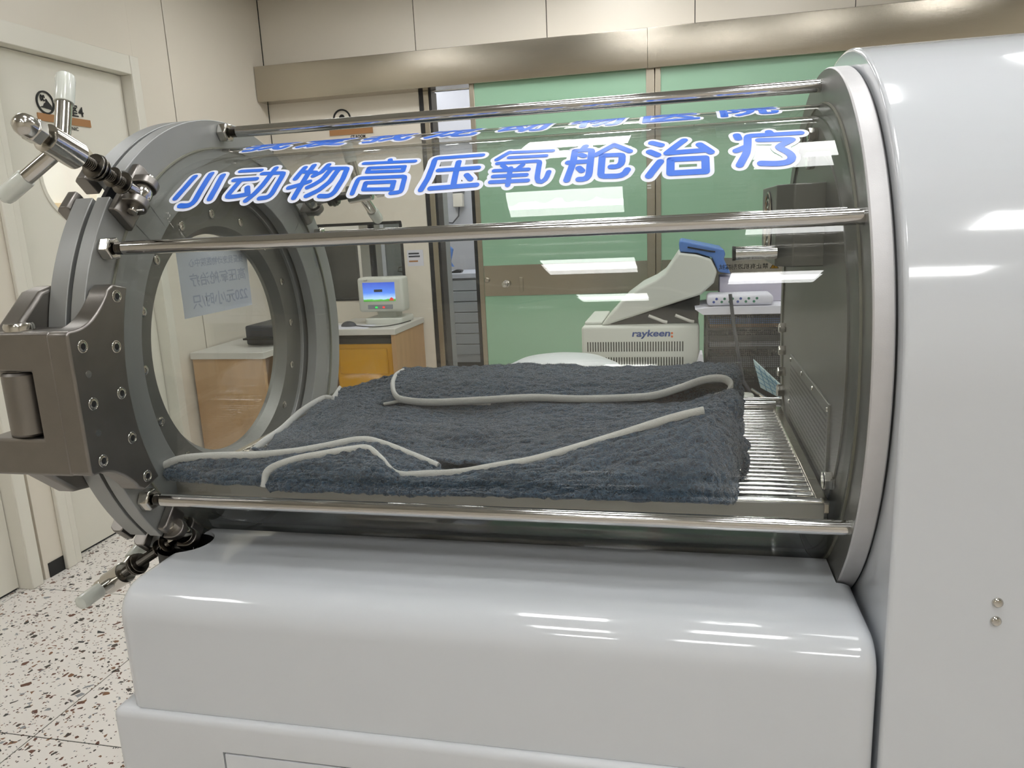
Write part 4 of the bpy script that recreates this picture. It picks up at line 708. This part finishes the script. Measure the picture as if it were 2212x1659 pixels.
for z in (.903, .916): MB().lathe([(.0042, 0), (.0042, .001)], (.6885, 1.7488, z), (0, -1, 0), 14).build('logo_dot', mat('logo_orange', rgb(226, 110, 50), .5), bd)
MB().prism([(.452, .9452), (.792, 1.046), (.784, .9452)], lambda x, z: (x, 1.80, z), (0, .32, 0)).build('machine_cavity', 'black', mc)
lid = MB().prism([(.418, .946), (.507, 1.042), (.568, 1.086), (.625, 1.112), (.661, 1.137), (.690, 1.178), (.713, 1.213), (.775, 1.205), (.830, 1.186), (.852, 1.140), (.841, 1.098), (.795, 1.056), (.440, .946)], lambda x, z: (x, 1.775, z), (0, .36, 0)).build('machine_lid', 'plastic', mc, smooth=30, bevel=.008, seg=3)
MB().prism([(.716, 1.216), (.713, 1.250), (.722, 1.258), (.876, 1.220), (.883, 1.200), (.876, 1.185), (.903, 1.128), (.858, 1.136), (.835, 1.190), (.778, 1.209)], lambda x, z: (x, 1.80, z), (0, .31, 0)).build('lid_handle', 'bluep', mc, smooth=30, bevel=.006, seg=3)
MB().tube([(.745, 1.798, 1.232), (.79, 1.797, 1.222), (.83, 1.797, 1.214), (.845, 1.798, 1.212)], .003, 6).build('handle_slot', 'black', mc)
for x0 in (.60, .70): MB().tube([(x0, 1.793, .978), (x0+.02, 1.792, .970), (x0+.055, 1.792, .955), (x0+.07, 1.793, .952)], .006, 8).build('hose', 'deskwhite', mc)
pfd = MB().prism([(.742, .671), (.772, .790), (.790, .860), (.798, .860), (.812, .760), (.822, .671), (.812, .671), (.794, .835), (.770, .671)], lambda x, z: (x, 1.60, z), (0, .09, 0)).build('folded_card', 'paper', None); tag(pfd, 'folded white card leaning beside the ivory machine', 'card')
# paper tray tower
lt = thing('letter_tray', 'black wire mesh letter tray tower full of papers', 'tray', (.96, 1.8, .671))
X0, X1, Y0, Y1 = .812, 1.12, 1.70, 2.0
for z in (.675, .785, .862, .935, .985): box('tray_shelf', (X0, Y0, z), (X1, Y1, z+.006), 'black', lt)
for x in (X0, X1-.008):
    for y in (Y0, Y1-.008): box('tray_post', (x, y, .671), (x+.008, y+.008, 1.0), 'black', lt)
mb = MB()
for i in range(44): x = X0+.004+i*.007; mb.box((x, Y0-.001, .678), (x+.0022, Y0+.0002, .998))
for j in range(46): z = .680+j*.007; mb.box((X0, Y0-.0012, z), (X1, Y0, z+.0022))
o = mb.build('tray_mesh', 'black', lt, smooth=0); o['kind'] = 'stuff'
for i, (z, h, m_) in enumerate(((.681, .055, 'darkgrey'), (.791, .040, 'grey'), (.868, .018, 'paper'), (.888, .022, 'darkgrey'), (.941, .012, 'tan'), (.954, .022, 'bluep'))):
    tag(box('paper_stack', (X0+.012, Y0+.01, z), (X1-.012, Y1-.01, z+h), m_), ('dark folders on the lowest tray shelf', 'thick grey paper stack on the second tray shelf', 'thin white paper stack on the middle tray shelf', 'dark grey folder on the middle tray shelf', 'tan envelope on the upper tray shelf', 'blue folder on the upper tray shelf')[i], 'papers', 'papers in the letter tray')
tag(MB().prism([(.772, 1.012), (.80, .992), (1.13, .992), (1.15, 1.018), (1.10, 1.0195), (.84, 1.0195)], lambda x, z: (x, 1.68, z), (0, .28, 0)).build('loose_sheets', 'paper', None), 'loose white sheets lying on top of the letter tray', 'papers')
tag(box('paper_block', (.865, 1.84, 1.0205), (1.09, 1.96, 1.115), mat('lilac_print', rgb(196, 192, 208), .7)), 'stack of lilac printed forms behind the tissue pack', 'papers')
tp = thing('tissue_pack', 'white tissue pack with green and blue print on top of the tray', 'tissue pack', (.93, 1.73, 1.02))
rbm = rbox((.815, 1.695, 1.021), (1.045, 1.83, 1.060), (lambda e: True,), (.014,), (4,)); me = bpy.data.meshes.new('m'); rbm.to_mesh(me); rbm.free(); link('pack_body', me, 'paper', tp)
for i in range(12):
    x = .838+(i % 6)*.028; z = 1.036+(i//6)*.011
    MB().lathe([(.0048, 0), (.0048, .001)], (x+(i//6)*.01, 1.6955, z), (0, -1, 0), 10).build('pack_print', mat('pack_green', rgb(60, 120, 96), .6) if i % 3 else mat('pack_blue', rgb(60, 80, 150), .6), tp)
tag(MB().tube([(.892, 1.64, 1.070), (.905, 1.63, .96), (.925, 1.62, .84), (.940, 1.61, .76), (.985, 1.60, .69), (1.03, 1.60, .675)], .0065, 10).build('stand_rod', 'darkgrey', None), 'thin dark rod leaning in front of the letter tray', 'rod')
bc = thing('checked_board', 'tilted pale board with blue checks at the lower right of the tray', 'board', (1.05, 1.62, .671))
Q = [Vector((.972, 1.60, .838)), Vector((1.065, 1.60, .748)), Vector((1.11, 1.62, .672)), Vector((1.0, 1.62, .735))]
MB().add(Q + [q + Vector((0, .012, .004)) for q in Q], [(0, 1, 2, 3), (7, 6, 5, 4), (0, 4, 5, 1), (1, 5, 6, 2), (2, 6, 7, 3), (3, 7, 4, 0)]).build('board_sheet', mat('pale_teal', rgb(190, 214, 218), .5), bc)
for u in (.2, .4, .6, .8):
    for a, b, c, d in ((0, 1, 3, 2), (0, 3, 1, 2)):
        p, q = Q[a].lerp(Q[b], u), Q[c].lerp(Q[d], u); MB().tube([p + Vector((0, -.001, 0)), q + Vector((0, -.001, 0))], .0012, 6).build('check_line', mat('check_blue', rgb(90, 140, 170), .5), bc)
MB().tube([Vector((.965, 1.595, .735)), Vector((1.02, 1.595, .70)), Vector((1.10, 1.60, .668+.008))], .006, 8).build('board_clip', 'bolt', bc)
cp = MB().lathe([(.030, 0), (.034, .004), (.028, .05), (.024, .055), (.001, .055)], (.945, 1.56, .671), (0, 0, 1), 24).build('white_cup', 'plastic', None); tag(cp, 'small white pot on the table right of the blanket', 'pot')
st = thing('white_stool', 'white round topped stool behind the blanket', 'stool', (.39, .95, 0)); MB().lathe([(.17, .90), (.175, .925), (.165, .945), (.12, .966), (.06, .977), (.001, .980)], (.39, .95, 0), (0, 0, 1), 40).build('stool_seat', 'whitem', st); MB().cyl((.39, .95, .05), (.39, .95, .90), .028, 20).build('stool_post', 'chrome', st)
for k in range(5): a = k*2*math.pi/5; MB().tube([(.39, .95, .06), (.39+.26*math.cos(a), .95+.26*math.sin(a), .03)], .018, 10).build('stool_leg', 'chrome', st); MB().cyl((.39+.26*math.cos(a), .95+.26*math.sin(a), 0), (.39+.26*math.cos(a), .95+.26*math.sin(a), .03), .022, 14).build('stool_glide', 'black', st)
